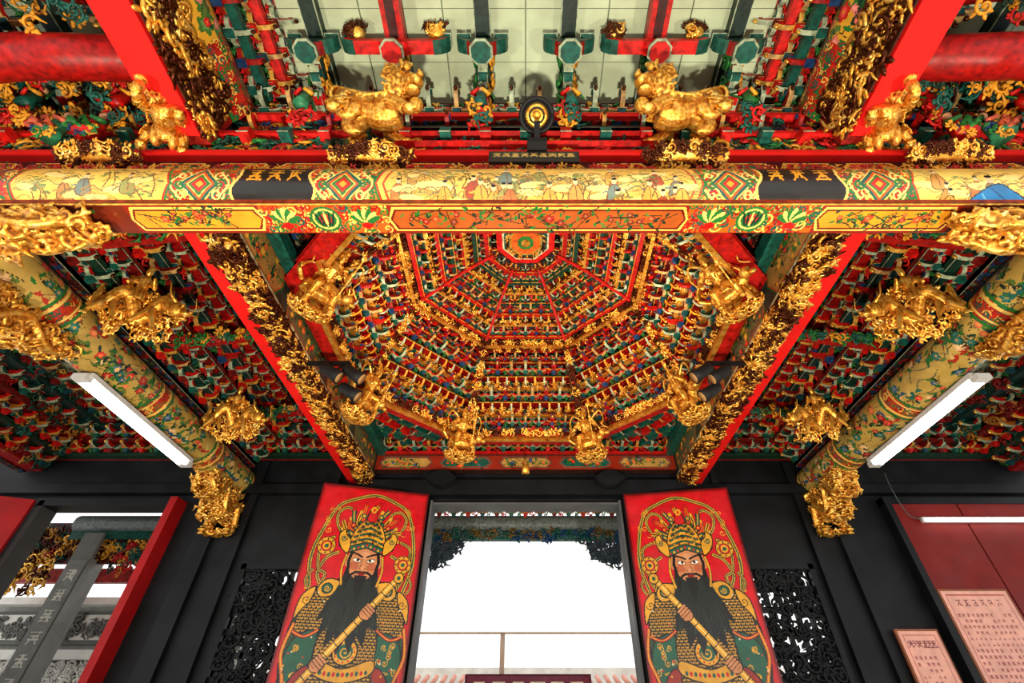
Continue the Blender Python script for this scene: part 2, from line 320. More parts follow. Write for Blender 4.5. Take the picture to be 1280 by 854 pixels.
# ================= DOOR GOD LEAVES
LW=1.29;LH=4.04
def door_god():
    c=Canvas(LW,LH,.0056,S(186,14,24));W=LW
    OG=S(222,164,46);TG=S(24,90,68);DK=S(14,16,12);OR=S(212,100,30);RD=S(200,30,26)
    c.rect(0,W,0,.03,S(110,8,14));c.rect(0,.025,0,LH,S(110,8,14));c.rect(W-.025,W,0,LH,S(110,8,14))
    c.rect(.045,W-.045,.05,LH,S(204,18,32))
    def rib(P,w=.04):
        P=spl(P,8);c.line(P,w+.014,DK);c.line(P,w,OG);c.line(P,w*.45,TG)
    rib([(.13,2.2),(.10,1.7),(.16,1.25),(.085,.85),(.15,.5),(.25,.26),(.42,.16),(.66,.09),(.90,.16),(1.06,.26),(1.16,.5),(1.21,.85),(1.13,1.25),(1.19,1.7),(1.16,2.2)],.036)
    for s_ in(-1,1):
        X=lambda a:.66+s_*a
        rib([(X(.24),.62),(X(.36),.5),(X(.40),.36),(X(.32),.27),(X(.22),.31),(X(.23),.40)],.03)
        rib([(X(.34),1.2),(X(.46),1.02),(X(.41),.85),(X(.30),.78)],.032)
        rib([(X(.38),.62),(X(.50),.70),(X(.47),.95),(X(.38),1.02),(X(.44),1.2)],.028)
        rib([(X(.40),1.3),(X(.56),1.1),(X(.52),.98)],.024)
        for k in range(5): spiral2(c,X(rng.uniform(.38,.5)),rng.uniform(.2,.55),.035,OG,.007,1.3,s_,rng.random()*6)
    for k in range(15):
        a=-2.85+2.56*k/14;r1=.44 if k%2 else .37
        p0=(.66+.2*math.cos(a),.68+.22*math.sin(a));p1=(.66+.30*math.cos(a),.68+r1*.75*math.sin(a));p2=(.66+(r1*.92)*math.cos(a+.12),.68+r1*1.1*math.sin(a+.12))
        c.line(spl([p0,p1,p2],6),.052,DK);c.line(spl([p0,p1,p2],6),.040,(TG,OG,OR)[k%3]);c.line(spl([p0,p1,p2],6),.012,(OG,DK,RD)[k%3]);c.ell(p2[0],p2[1],.022,.022,RD if k%2 else OG)
    for a in np.linspace(-2.9,-.24,13):
        x=.66+.25*math.cos(a);y=.80+.36*math.sin(a);c.ell(x,y,.07,.03,DK,a);c.ell(x,y,.062,.022,TG,a);c.ell(x,y,.04,.01,OG,a)
    body=spl([(.66,1.02),(.9,1.06),(1.08,1.18),(1.2,1.42),(1.23,1.8),(1.15,2.2),(1.2,2.9),(1.1,3.7),(.66,3.8),(.2,3.7),(.1,2.9),(.14,2.2),(.06,1.8),(.09,1.42),(.24,1.18),(.42,1.06)],8,True)
    c.out(body,S(44,72,42),.016)
    for i in range(60): spiral2(c,rng.uniform(.12,1.2),rng.uniform(1.2,2.1),.035,rng.choice([OG,TG,OR]),.008,1.4,1,rng.random()*6)
    def scales(X,Y):
        k=.046;r=np.floor(Y/(k*.6));xx=(X/k+.5*(r%2))%1-.5;yy=(Y/(k*.6))%1
        d=np.sqrt(xx**2+(yy-.1)**2*.6);o=np.zeros(X.shape+(3,));o[:]=S(206,154,56);o[(d>.42)]=S(36,38,20);o[d<.2]=S(146,100,36);return o
    for s_ in (-1,1):
        X=lambda a:.66+s_*a
        c.out(spl([(X(.18),1.1),(X(.36),1.1),(X(.5),1.25),(X(.55),1.5),(X(.47),1.68),(X(.30),1.55),(X(.2),1.35)],6,True),scales,.014)
        c.out(spl([(X(.44),1.14),(X(.56),1.24),(X(.58),1.45),(X(.52),1.36),(X(.46),1.28)],6,True),OG,.012)
        c.out(spl([(X(.2),1.08),(X(.34),1.06),(X(.42),1.16),(X(.36),1.24),(X(.24),1.2)],6,True),OG,.012)
        c.ell(X(.32),1.15,.06,.055,DK);c.ell(X(.32),1.15,.05,.045,TG);spiral2(c,X(.32),1.15,.035,OG,.009)
        spiral2(c,X(.5),1.27,.05,DK,.008)
        c.out(spl([(X(.3),1.56),(X(.5),1.6),(X(.57),1.8),(X(.5),2.05),(X(.28),1.9)],6,True),TG,.014)
        for i in range(12): spiral2(c,X(rng.uniform(.28,.52)),rng.uniform(1.62,2.0),.032,OG,.008,1.4,s_,rng.random()*6)
        P=spl([(X(.25),1.5),(X(.42),1.6),(X(.56),1.56)]);c.line(P,.034,DK);c.line(P,.024,RD);c.line(P,.008,OG)
        P=spl([(X(.56),1.5),(X(.6),1.75),(X(.52),2.0),(X(.58),2.2)]);c.line(P,.04,DK);c.line(P,.03,OR);c.line(P,.01,OG)
        c.out(spl([(X(.25),1.95),(X(.5),2.05),(X(.5),2.9),(X(.4),3.5),(X(.2),3.4)],6,True),S(150,40,30),.014)
        for i in range(14): spiral2(c,X(rng.uniform(.25,.45)),rng.uniform(2.1,3.3),.04,OG,.01,1.4,s_,rng.random()*6)
    c.out(spl([(.42,1.5),(.9,1.5),(.96,1.9),(.9,2.3),(.42,2.3),(.36,1.9)],6,True),scales,.014)
    c.out(spl([(.38,1.78),(.66,1.86),(.94,1.78),(.95,1.9),(.66,1.98),(.37,1.9)],5,True),OG,.012)
    c.ell(.66,1.72,.13,.12,DK);c.ell(.66,1.72,.115,.105,OG);c.ell(.66,1.72,.08,.07,TG);spiral2(c,.66,1.72,.06,OG,.012)
    for k in range(12): c.ell(.66+.097*math.cos(k*.524),1.72+.088*math.sin(k*.524),.009,.009,RD)
    for i in range(12): c.ell(.42+.044*i,1.89+.02*math.sin(i*.29+.1),.016,.02,TG if i%2 else RD)
    c.out([(.5,2.3),(.82,2.3),(.9,3.5),(.42,3.5)],TG,.014)
    for i in range(20): spiral2(c,rng.uniform(.5,.82),rng.uniform(2.35,3.4),.04,OG,.01)
    for k in range(110):
        x=rng.uniform(.1,1.2);y=rng.uniform(1.15,2.2)
        if abs(x-.66)>.2: c.ell(x,y,.009,.009,rng.choice([OG,TG,RD,CREAM]))
    for s_ in (-1,1):
        x=.66+s_*.44;y=.72 if s_<0 else .86
        c.ell(x,y,.10,.10,DK);c.ell(x,y,.092,.092,OG);c.ell(x,y,.062,.062,DK);c.ell(x,y,.056,.056,S(196,20,34));c.ell(x,y,.042,.042,OG);c.ell(x,y,.022,.022,TG)
        for k in range(8): c.ell(x+.076*math.cos(k*.785),y+.076*math.sin(k*.785),.009,.009,DK)
    beard=[(.49,.90),(.46,1.1),(.38,1.25),(.30,1.46),(.37,1.43),(.34,1.62),(.43,1.52),(.44,1.70),(.52,1.58),(.57,1.76),(.63,1.62),(.69,1.74),(.74,1.58),(.82,1.68),(.84,1.5),(.94,1.52),(.89,1.3),(.86,1.1),(.83,.90)]
    c.poly(beard,S(9,15,14))
    for i in range(26):
        x=.49+.34*i/25;c.line(spl([(x,1.0),(x+(x-.66)*.5,1.25),(x+(x-.66)*.8+.02*math.sin(i),1.55)]),.005,S(36,58,52))
    c.ell(.485,.86,.03,.06,SKIN);c.ell(.835,.86,.03,.06,SKIN)
    c.poly(spl([(.5,.74),(.66,.70),(.82,.74),(.835,.86),(.79,.98),(.66,1.06),(.53,.98),(.485,.86)],6,True),SKIN)
    c.ell(.56,.91,.05,.04,S(188,100,66));c.ell(.76,.91,.05,.04,S(188,100,66));c.ell(.66,.79,.05,.04,S(220,158,112))
    for s_ in (-1,1):
        X=lambda a:.66+s_*a
        c.line(spl([(X(.025),.81),(X(.08),.785),(X(.15),.765)]),.020,DK)
        c.ell(X(.075),.845,.042,.018,WHITE,s_*-.1);c.ell(X(.068),.845,.015,.016,DK);c.line(spl([(X(.03),.85),(X(.075),.826),(X(.12),.832)]),.008,DK)
        c.line(spl([(X(.03),.866),(X(.075),.876),(X(.12),.86)]),.006,S(120,60,40))
        c.line(spl([(X(.01),.972),(X(.07),.975),(X(.13),1.03),(X(.15),1.14)]),.026,DK)
        c.line([(X(.14),.74),(X(.165),.86),(X(.14),1.02)],.032,DK)
        c.ell(X(.022),.93,.016,.012,S(140,76,48));c.line([(X(.04),.9),(X(.075),.965)],.005,S(140,76,48))
    c.line([(.645,.83),(.638,.92)],.007,S(120,70,46));c.ell(.66,.925,.024,.02,S(216,152,106))
    c.ell(.66,.99,.04,.014,S(160,24,22));c.line([(.625,.99),(.695,.99)],.005,DK)
    c.poly([(.59,1.005),(.73,1.005),(.71,1.1),(.66,1.3),(.61,1.1)],S(9,15,14))
    c.out(spl([(.46,.77),(.47,.6),(.53,.46),(.66,.36),(.79,.46),(.85,.6),(.86,.77),(.66,.70)],6,True),OG,.012)
    c.out([(.45,.71),(.66,.64),(.87,.71),(.87,.78),(.66,.71),(.45,.78)],TG,.01)
    for i in range(9): c.ell(.48+.045*i,.745-.065*(1-abs(i-4)/4),.014,.014,OG if i%2 else RD)
    for yy,wd in ((.63,.17),(.57,.16),(.51,.13),(.45,.10),(.40,.07)):
        c.line(spl([(.66-wd,yy+.03),(.66,yy-.02),(.66+wd,yy+.03)]),.026,DK);c.line(spl([(.66-wd,yy+.03),(.66,yy-.02),(.66+wd,yy+.03)]),.016,TG);
        for i in range(7): c.ell(.66+wd*(i-3)/3,yy+.012,.009,.009,(RD,OG)[i%2])
    for i in range(22): spiral2(c,rng.uniform(.51,.81),rng.uniform(.44,.68),.022,DK,.006)
    for s_ in (-1,1):
        X=lambda a:.66+s_*a
        c.out(spl([(X(.2),.78),(X(.3),.7),(X(.33),.58),(X(.27),.52),(X(.25),.58),(X(.19),.64)],5,True),OG,.012)
        spiral2(c,X(.27),.62,.035,TG,.012);c.ell(X(.2),.47,.033,.033,DK);c.ell(X(.2),.47,.026,.026,S(200,30,34));c.ell(X(.2),.47,.012,.012,OG)
        c.ell(X(.1),.35,.03,.03,TG);c.ell(X(.1),.35,.015,.015,OG)
        c.line(spl([(X(.2),.8),(X(.22),.95),(X(.19),1.1)]),.03,DK);c.line(spl([(X(.2),.8),(X(.22),.95),(X(.19),1.1)]),.02,OG)
    c.out(spl([(.60,.38),(.66,.22),(.72,.38),(.66,.42)],5,True),S(200,30,34),.01);c.ell(.66,.27,.035,.04,OG);c.ell(.66,.27,.016,.02,S(200,30,34))
    a=(.20,2.1);b=(1.06,1.02)
    c.line([a,b],.075,DK);c.line([a,b],.06,OG);c.line([(.21,2.08),(1.05,1.03)],.014,S(245,215,120))
    for t in np.linspace(.05,.95,11):
        x=a[0]+(b[0]-a[0])*t;y=a[1]+(b[1]-a[1])*t;c.line([(x-.028,y-.022),(x+.028,y+.022)],.009,DK)
    c.ell(1.08,1.0,.06,.06,DK);c.ell(1.08,1.0,.05,.05,OG);c.ell(1.08,1.0,.022,.022,TG)
    for hx,hy in ((.80,1.36),(.42,1.83)):
        c.ell(hx,hy,.082,.072,DK,-.5);c.ell(hx,hy,.072,.062,SKIN,-.5)
        for i in range(4):
            q=-.045+.03*i;x=hx+q*.62+.018;y=hy-q*.78-.01
            c.line([(x-.05,y-.035),(x+.03,y+.03)],.028,DK);c.line([(x-.048,y-.033),(x+.028,y+.028)],.02,SKIN)
        c.line([(hx-.05,hy+.04),(hx+.01,hy+.055)],.024,SKIN)
    return c
G=door_god()
def leaf(name,h,o):
    h=np.array(h);o=np.array(o);L=np.linalg.norm(o-h);d=(o-h)/L;nrm=np.array([d[1],-d[0]]);
    if nrm[1]>0:nrm=-nrm
    m=MB();
    def P(U,V):return (o[0]-d[0]*L*U+nrm[0]*.003,o[1]-d[1]*L*U+nrm[1]*.003,2.457-V*LH)
    grid(m,G,P)
    c0=[(*(p+nrm*t),z) for z in (2.457-LH,2.457) for p,t in ((h,0),(o,0),(o,-.05),(h,-.05))]
    m.add(c0,BF,S(140,12,18),PAINT)
    return obj(m,name)
leaf('door_1',(-1.235,5.86),(-2.46,5.50));leaf('door_2',(1.25,5.86),(2.50,5.64))
# ================= SIDE DOORS
m=MB();DR=S(170,14,18)
bx(m,-4.46,-4.37,5.78,6.15,-1.6,2.40,DR,BOARD);bx(m,-6.25,-4.46,5.9,6.15,2.33,2.43,BLACK,BLK);bx(m,-6.20,-6.13,5.9,6.15,-1.6,2.4,S(60,60,60),BOARD)
bx(m,-4.54,-4.46,5.98,6.1,-1.6,2.35,S(20,20,20),BLK);obj(m,'door_3')
m=MB();bar(m,(-6.2,5.85,.4),(-7.3,5.45,.4),.06,3.95,DR,BOARD);obj(m,'door_4')
m=MB();DR2=S(122,20,12)
for x0,x1 in ((4.6,5.46),(5.48,6.36)): bx(m,x0,x1,5.9,5.97,-1.58,2.35,DR2,BOARD)
bx(m,4.54,4.62,5.86,6.1,-1.6,2.43,BLACK,BLK);bx(m,4.54,6.45,5.88,6.1,2.35,2.43,BLACK,BLK);obj(m,'door_5')
def notice(x0,x1,z0,z1,nm):
    w=x1-x0;h=z1-z0;c=Canvas(w,h,.008,S(236,172,154));c.rect(.03,w-.03,.03,.035,DRED)
    c.line([(.04,.04),(w-.04,.04),(w-.04,h-.04),(.04,h-.04),(.04,.04)],.008,S(190,90,80))
    for k in range(6): glyph(c,w*.2+k*w*.12,.12,.06,S(120,30,30))
    y=.24
    while y<h-.08:
        for k in range(int((w-.14)/.05)):
            if rng.random()<.8: glyph(c,.08+k*.05,y,.028,S(170,90,85),.006)
        y+=.055
    m=MB();grid(m,c,lambda U,V:(x0+U*w,5.868,z1-V*h));bx(m,x0-.02,x1+.02,5.872,5.9,z0-.02,z1+.02,S(150,90,60),BOARD);obj(m,nm)
notice(3.98,4.40,-.35,.95,'notice_board');notice(4.66,5.40,-.1,1.34,'notice_board')
# ================= PAINTED CROSS BEAM
X0=3.1;uX=lambda u:(u-657)*.00452+X0
c=Canvas(2*X0,.66,.0050,S(205,110,35))
cb=.27
def panel(c,x0,x1,y0,y1,col,edge,edge2=None,cusp=.05):
    ym=(y0+y1)/2
    for k,cc in ((0,edge),(.012,edge2 or BLACK),(.022,col)):
        c.poly([(x0+k,ym),(x0+cusp+k,y0+k),(x1-cusp-k,y0+k),(x1-k,ym),(x1-cusp-k,y1-k),(x0+cusp+k,y1-k)],cc)
def floral(c,x0,x1,y0,y1,base,d=55):
    c.rect(x0,x1,y0,y1,base)
    n=int((x1-x0)*(y1-y0)*d*18)
    for i in range(n):
        x=rng.uniform(x0,x1);y=rng.uniform(y0,y1);spiral2(c,x,y,rng.uniform(.02,.045),rng.choice([GREEN,S(190,30,20),S(240,200,90),TEAL,S(150,20,16)]),.009,1.3,rng.choice([-1,1]),rng.random()*6)
def figs(c,x0,x1,y0,y1,n):
    for i in range(n):
        x=x0+(i+.5)/n*(x1-x0)+rng.uniform(-.03,.03);y=rng.uniform(y0+.1,y1-.08);col=rng.choice([S(110,126,116),S(206,106,54),S(150,150,80),S(196,140,66),S(222,160,66),S(166,70,44)])
        k=rng.random()
        if k<.35:
            P=spl([(x-.035,y+.07),(x-.03,y),(x,y-.03),(x+.03,y),(x+.045,y+.07)],4,True)
            c.out(P,col,.006,S(110,76,38));c.ell(x,y-.045,.015,.017,S(236,200,146));c.ell(x,y-.06,.013,.008,BLACK);c.line([(x-.02,y+.01),(x-.06,y+.02)],.010,col);c.line([(x,y-.02),(x+.01,y+.06)],.005,S(110,70,40))
        elif k<.65:
            c.line(spl([(x,y+.08),(x+.02,y+.02),(x-.01,y-.05)]),.007,S(100,72,38))
            for j in range(9): c.ell(x+rng.uniform(-.06,.06),y-.04+rng.uniform(-.05,.04),.016,.006,rng.choice([S(110,130,70),S(150,150,84),S(130,106,58)]),rng.uniform(-.4,.4))
        else:
            for j in range(6):
                yy=y+rng.uniform(-.09,.08);c.line(spl([(x-.08,yy),(x-.02,yy-.03),(x+.03,yy),(x+.09,yy-.01)]),.005,rng.choice([S(150,124,66),S(186,134,56),S(120,116,76)]))
            c.ell(x,y,.07,.02,S(244,208,128),rng.uniform(-.2,.2))
for u0,u1 in ((-60,30),(225,302),(398,474),(872,938),(1042,1128)):
    floral(c,uX(u0),uX(u1),0,.66,S(222,84,22),75)
for u in (262,436,905,1085):
    x=uX(u)
    for r_,cc in ((.12,S(240,200,100)),(.110,TEAL),(.088,S(220,84,26)),(.07,S(240,200,100)),(.062,GREEN),(.045,S(190,30,20)),(.022,GOLDP)):
        c.poly([(x-r_,cb),(x-r_*.5,cb-r_*.5),(x,cb-r_*1.1),(x+r_*.5,cb-r_*.5),(x+r_,cb),(x+r_*.5,cb+r_*.5),(x,cb+r_*1.1),(x-r_*.5,cb+r_*.5)],cc)
    for s_ in (-1,1):
        for j,r_ in enumerate((.0,.02,.04)): c.line(spl([(x+s_*.17-r_*s_,cb-.24),(x+s_*.12-s_*r_,cb-.1),(x+s_*.18-s_*r_,cb),(x+s_*.12-s_*r_,cb+.1),(x+s_*.17-s_*r_,cb+.2)]),.010,(GREEN,S(245,215,120),S(200,30,20))[j])
        for q in(-.12,.0,.12): spiral2(c,x+s_*.10,cb+q+.06,.04,S(245,215,120),.01,1.4,s_);spiral2(c,x+s_*.11,cb+q,.035,GREEN,.012,1.4,-s_)
CRM=S(240,186,84)
for u0,u1,col in ((28,228,S(232,192,88)),(472,876,CRM),(1122,1300,S(232,196,96))):
    panel(c,uX(u0),uX(u1),.03,.50,col,GREEN,S(200,40,25),.07)
    figs(c,uX(u0)+.09,uX(u1)-.09,.1,.45,int((u1-u0)/11))
panel(c,uX(472)+.05,uX(876)-.05,.07,.47,CRM,S(190,60,30),CRM,.07);figs(c,uX(492),uX(858),.1,.38,44);figs(c,uX(500),uX(850),.16,.46,34)
x=uX(1220);c.out(spl([(x-.12,.38),(x-.05,.31),(x+.04,.27),(x+.10,.30),(x+.2,.38),(x+.05,.41)],5,True),S(30,110,170),.006);c.line([(x,.3),(x+.1,.38)],.008,S(20,70,120));c.line([(x-.05,.33),(x,.4)],.008,S(90,160,200));c.ell(x+.0,.24,.022,.026,S(232,190,140));c.ell(x+.0,.22,.02,.012,BLACK)
for u0,u1 in ((300,402),(936,1046)):
    x0,x1=uX(u0),uX(u1);P=spl([(x0-.02,.02),(x0+.04,.2),(x0,.32),(x0+.1,.47),(x1-.1,.47),(x1,.32),(x1-.04,.2),(x1+.02,.02)],6);c.poly(P,S(26,24,20));c.line(P,.014,S(240,200,100))
    for k in range(3): glyph(c,x0+.12+k*(x1-x0-.24)/2,.20,.08,S(226,150,40),.010,1.2)
c.rect(0,2*X0,.53,.66,S(150,30,20))
m=MB();CY,CZZ,CR=1.56,2.42,.18
def P(U,V):
    th=np.radians(-60+210*V);return (-X0+2*X0*U,CY-CR*np.cos(th),CZZ-CR*np.sin(th))
grid(m,c,P)
tube(m,[(-4.3,CY,CZZ),(0,CY,CZZ),(4.3,CY,CZZ)],CR-.004,S(190,80,30),PAINT,24)
c=Canvas(2*X0,.176,.0052,S(140,30,16));uB=lambda u:(u-657)*.00443+X0
for u0,u1 in ((330,485),(858,1020)):
    floral(c,uB(u0),uB(u1),0,.18,S(220,92,22),60)
    for uu in ((u0+u1)/2-50,(u0+u1)/2+50):
        x=uB(uu)
        for j in range(7):
            a=-2.6+j*.35;c.ell(x+.05*math.cos(a),.12+.06*math.sin(a),.045,.016,(GREEN,S(240,210,110))[j%2],a)
        c.ell(x,.13,.03,.02,RED)
    x=uB((u0+u1)/2)
    for r_,cc in ((.085,GREEN),(.070,S(240,210,110)),(.058,GREEN),(.036,S(200,40,24))): c.ell(x,.088,r_,r_*.95,cc)
    for k in (-.04,-.02,0,.02,.04): c.ell(x+k,.088,.007,.05,DGREEN if abs(k)>.01 else S(240,220,120),k*8)
for u0,u1,col in ((165,332,S(228,150,34)),(1018,1192,S(228,150,34)),(486,860,S(176,86,32))):
    panel(c,uB(u0),uB(u1),.012,.166,col,S(240,200,90),S(110,16,12),.03)
    spray(c,uB(u0)+.12,uB(u1)-.12,.05,.13,int((u1-u0)/10),[S(150,30,25),S(200,70,30),S(120,40,20)],.6)
for u0,u1 in ((-60,165),(1192,1360)): c.rect(uB(u0),uB(u1),0,.18,S(110,36,18));spray(c,uB(u0),uB(u1),.03,.14,10,[GOLDP,ORANGE],.6)
grid(m,c,lambda U,V:(-X0+2*X0*U,1.454+.176*V,2.219+0*U))
bx(m,-4.3,4.3,1.454,1.63,2.22,2.31,S(150,50,18),PAINT)
bx(m,-4.3,4.3,1.450,1.454,2.222,2.23,S(235,190,80),PAINT)
obj(m,'painted_cross_beam')
# ================= OUTER LOGS + columns
for s_ in (-1,1):
    m=MB();L=4.8;c=Canvas(L,.66*1.25,.009,S(188,158,78))
    for k in range(70): c.line(spl([(x:=rng.uniform(0,L),y:=rng.uniform(0,.8)),(x+.1,y+rng.uniform(-.08,.08)),(x+.2,y+rng.uniform(-.1,.1)),(x+.28,y)]),.008,rng.choice([S(90,76,36),S(50,90,66),S(120,66,36)]))
    spray(c,.1,L-.1,.05,.78,290,[S(200,46,34),S(215,110,66),S(225,180,130),S(160,28,26),S(40,90,120),S(24,100,90)],1.15)
    for k in range(30):
        x=rng.uniform(.2,L-.2);y=rng.uniform(.2,.7);cc=rng.choice([S(30,80,110),S(170,50,30),S(24,100,90)])
        c.ell(x,y,.05,.02,cc,rng.uniform(-.5,.5));c.ell(x+.045,y-.02,.016,.014,cc);c.poly([(x-.04,y),(x-.12,y+.03),(x-.10,y-.02)],cc);c.poly([(x,y),(x-.03,y-.07),(x+.03,y-.02)],S(210,180,110))
    for y0 in (0.0,1.2,2.5,3.6,4.55):
        floral(c,y0,y0+.2,0,.83,S(190,52,22),50)
        for k,cc in ((0,GREEN),(.04,S(240,200,100)),(.16,S(240,200,100)),(.2,GREEN)): c.rect(y0+k-.012,y0+k+.012,0,.83,cc)
    def P(U,V):
        th=np.radians(-60+235*V)
        return (s_*(3.8-.2*np.cos(th)),1.35+L*U,2.66-.2*np.sin(th))
    grid(m,c,P)
    tube(m,[(s_*3.8,1.3,2.66),(s_*3.8,4,2.66),(s_*3.8,6.0,2.66)],.195,S(150,110,50),PAINT,20)
    obj(m,'painted_log_beam')
    m=MB();tube(m,[(s_*3.95,1.56,-1.5),(s_*3.95,1.56,1),(s_*3.95,1.56,2.3)],.2,S(150,20,18),PAINT,24);box(m,(s_*3.95,1.56,-1.54),(.6,.6,.12),GREY,BOARD);obj(m,'hall_column')
# ================= INNER TIE BEAMS
for s_ in (-1,1):
    m=MB()
    bx(m,s_*2.24,s_*2.02,1.55,6.0,2.66,3.15,S(60,24,18),PAINT)
    bx(m,s_*2.31,s_*2.18,1.60,5.98,2.635,3.0,S(222,18,12),BOARD)
    bx(m,s_*2.205,s_*2.02,1.6,5.95,2.65,2.665,S(50,24,12),PAINT)
    field(m,(s_*2.17,1.68,2.645),(0,1,0),(-s_,0,0),(0,0,-1),4.25,.12,330,.075,.115,[GOLDP],GOLD,.012)
    field(m,(s_*2.015,1.68,2.66),(0,1,0),(0,0,1),(-s_,0,0),4.25,.04,130,.055,.08,[GOLDP],GOLD,.01)
    c=Canvas(4.3,.36,.008,S(50,54,44));
    for k,y0 in enumerate((.1,1.15,2.2,3.25)):
        panel(c,y0,y0+.95,.04,.34,(S(170,126,64),S(96,90,62))[k%2],GREEN,S(190,40,25),.07);spray(c,y0+.1,y0+.85,.08,.3,26,[ORANGE,GOLDP,RED],.9)
    c.rect(0,4.3,0,.025,S(200,190,150));c.rect(0,4.3,.335,.36,S(200,190,150))
    grid(m,c,lambda U,V:(s_*2.016+0*U,1.65+4.3*U,3.10-.36*V))
    bx(m,s_*1.99,s_*2.03,1.6,5.98,3.10,3.13,S(130,150,120),PAINT);bx(m,s_*1.97,s_*2.03,1.6,5.98,3.13,3.2,S(150,16,12),PAINT)
    obj(m,'carved_tie_beam')
    m=MB()
    bx(m,s_*2.26,s_*2.04,-2.0,1.5,2.97,3.66,S(150,24,16),PAINT)
    bx(m,s_*2.28,s_*2.06,-2.0,1.42,2.94,3.0,S(222,18,12),BOARD)
    bx(m,s_*2.035,s_*2.045,-1.6,1.45,2.95,3.30,S(60,26,12),PAINT)
    field(m,(s_*2.03,-.8,2.98),(0,1,0),(0,0,1),(-s_,0,0),2.2,.30,330,.08,.13,[GOLDP],GOLD,.03)
    c=Canvas(3.0,.36,.008,S(222,164,48));
    for k in range(30): flower(c,rng.uniform(0,3),rng.uniform(.06,.32),.06,rng.choice([S(60,110,40),S(40,90,60)]),S(120,150,50))
    spray(c,.1,2.9,.05,.33,80,[RED,S(220,110,80),PINK],1.2)
    for k in range(9): flower(c,rng.uniform(0,3),rng.uniform(.08,.30),.055,rng.choice([RED,PINK]))
    floral(c,0,.25,0,.36,S(200,40,24),60);floral(c,2.55,3,0,.36,S(200,40,24),60)
    c.rect(0,3,0,.02,GREEN);c.rect(0,3,.34,.36,GREEN)
    grid(m,c,lambda U,V:(s_*(2.036-.06*np.sin(V*3.14)),-1.5+3*U,3.66-.36*V))
    obj(m,'carved_purlin_beam')
# ================= NEAR BAY FRIEZE
m=MB();BR_=S(212,18,12)
rows=[(2.58,2.63,1.47,BR_,BOARD),(2.63,2.80,1.52,S(150,110,45),ORN),(2.80,2.84,1.46,BR_,BOARD),(2.84,3.10,1.56,DGREEN,PAINT),
 (3.10,3.14,1.48,BR_,BOARD),(3.14,3.18,1.50,TEAL,PAINT),(3.18,3.42,1.58,DRED,ORN),(3.42,3.46,1.5,BR_,BOARD),(3.46,3.49,1.51,S(190,140,60),PAINT),(3.49,3.72,1.6,DGREEN,ORN),(3.72,3.92,1.62,DRED,PAINT)]
for z0,z1,y,cc,mt in rows: bx(m,-4.6,4.6,y,1.72,z0,z1,cc,mt)
c=Canvas(7.8,.15,.008,S(60,16,12))
for k in range(20): panel(c,k*.39+.02,k*.39+.37,.015,.135,(S(200,130,44),S(28,90,72),S(170,44,22))[k%3],S(240,200,90),RED,.04);spray(c,k*.39+.08,k*.39+.31,.05,.1,5,[RED,GOLDP,GREEN],.6)
grid(m,c,lambda U,V:(-3.9+7.8*U,1.516+0*U,2.79-.15*V))
field(m,(-3.9,1.54,2.88),(1,0,0),(0,0,1),(0,-1,0),7.8,.18,480,.075,.12,[GREEN,TEAL,S(30,120,90),RED,GOLDP,GOLDP,DGREEN],PAINT,.03)
field(m,(-3.9,1.57,3.21),(1,0,0),(0,0,1),(0,-1,0),7.8,.18,300,.07,.11,[TEAL,RED,GOLDP,DGREEN,BLUE],PAINT,.02)
field(m,(-3.9,1.6,3.52),(1,0,0),(0,0,1),(0,-1,0),7.8,.18,200,.07,.11,[TEAL,RED,GOLDP,DGREEN],PAINT,.02)
field(m,(-3.9,1.46,2.60),(1,0,0),(0,0,1),(0,-1,-.6),7.8,.01,150,.035,.05,[GOLDP,S(200,40,20)],PAINT,.0)
brow(m,(-4.4,1.56,3.50),(4.4,1.56,3.50),(0,-1,0),.2,1.1,(0,2,5))
brow(m,(-4.4,1.56,3.19),(4.4,1.56,3.19),(0,-1,0),.26,.9,(1,3,4))
for i,xx in enumerate(np.arange(-3.9,3.95,.26)): bx(m,xx-.035,xx+.035,1.42,1.55,3.0,3.06,(RED,TEAL)[i%2],PAINT);bx(m,xx-.037,xx+.037,1.416,1.42,2.998,3.005,EDG,PAINT)
for u in (-2.57,-.93,.96,2.55):
    ell(m,(u,1.45,2.72),(.25,.07,.035),GOLDP,GOLD)
    for k in range(40):
        a=k/40*6.28;scroll(m,(u+.22*math.cos(a)*(1 if k%2 else .6),1.42+.05*math.sin(a),2.70),(0,-.8,-1),.065,GOLDP,GOLD)
obj(m,'painted_frieze')
m=MB();bx(m,-.22,.32,1.415,1.45,2.64,2.73,S(30,26,22),BOARD)
c=Canvas(.52,.08,.006,S(30,26,22))
for k in range(9):glyph(c,.04+k*.055,.04,.045,S(190,150,80),.007)
grid(m,c,lambda U,V:(-.21+.52*U,1.414+0*U,2.725-.08*V));obj(m,'name_plaque')
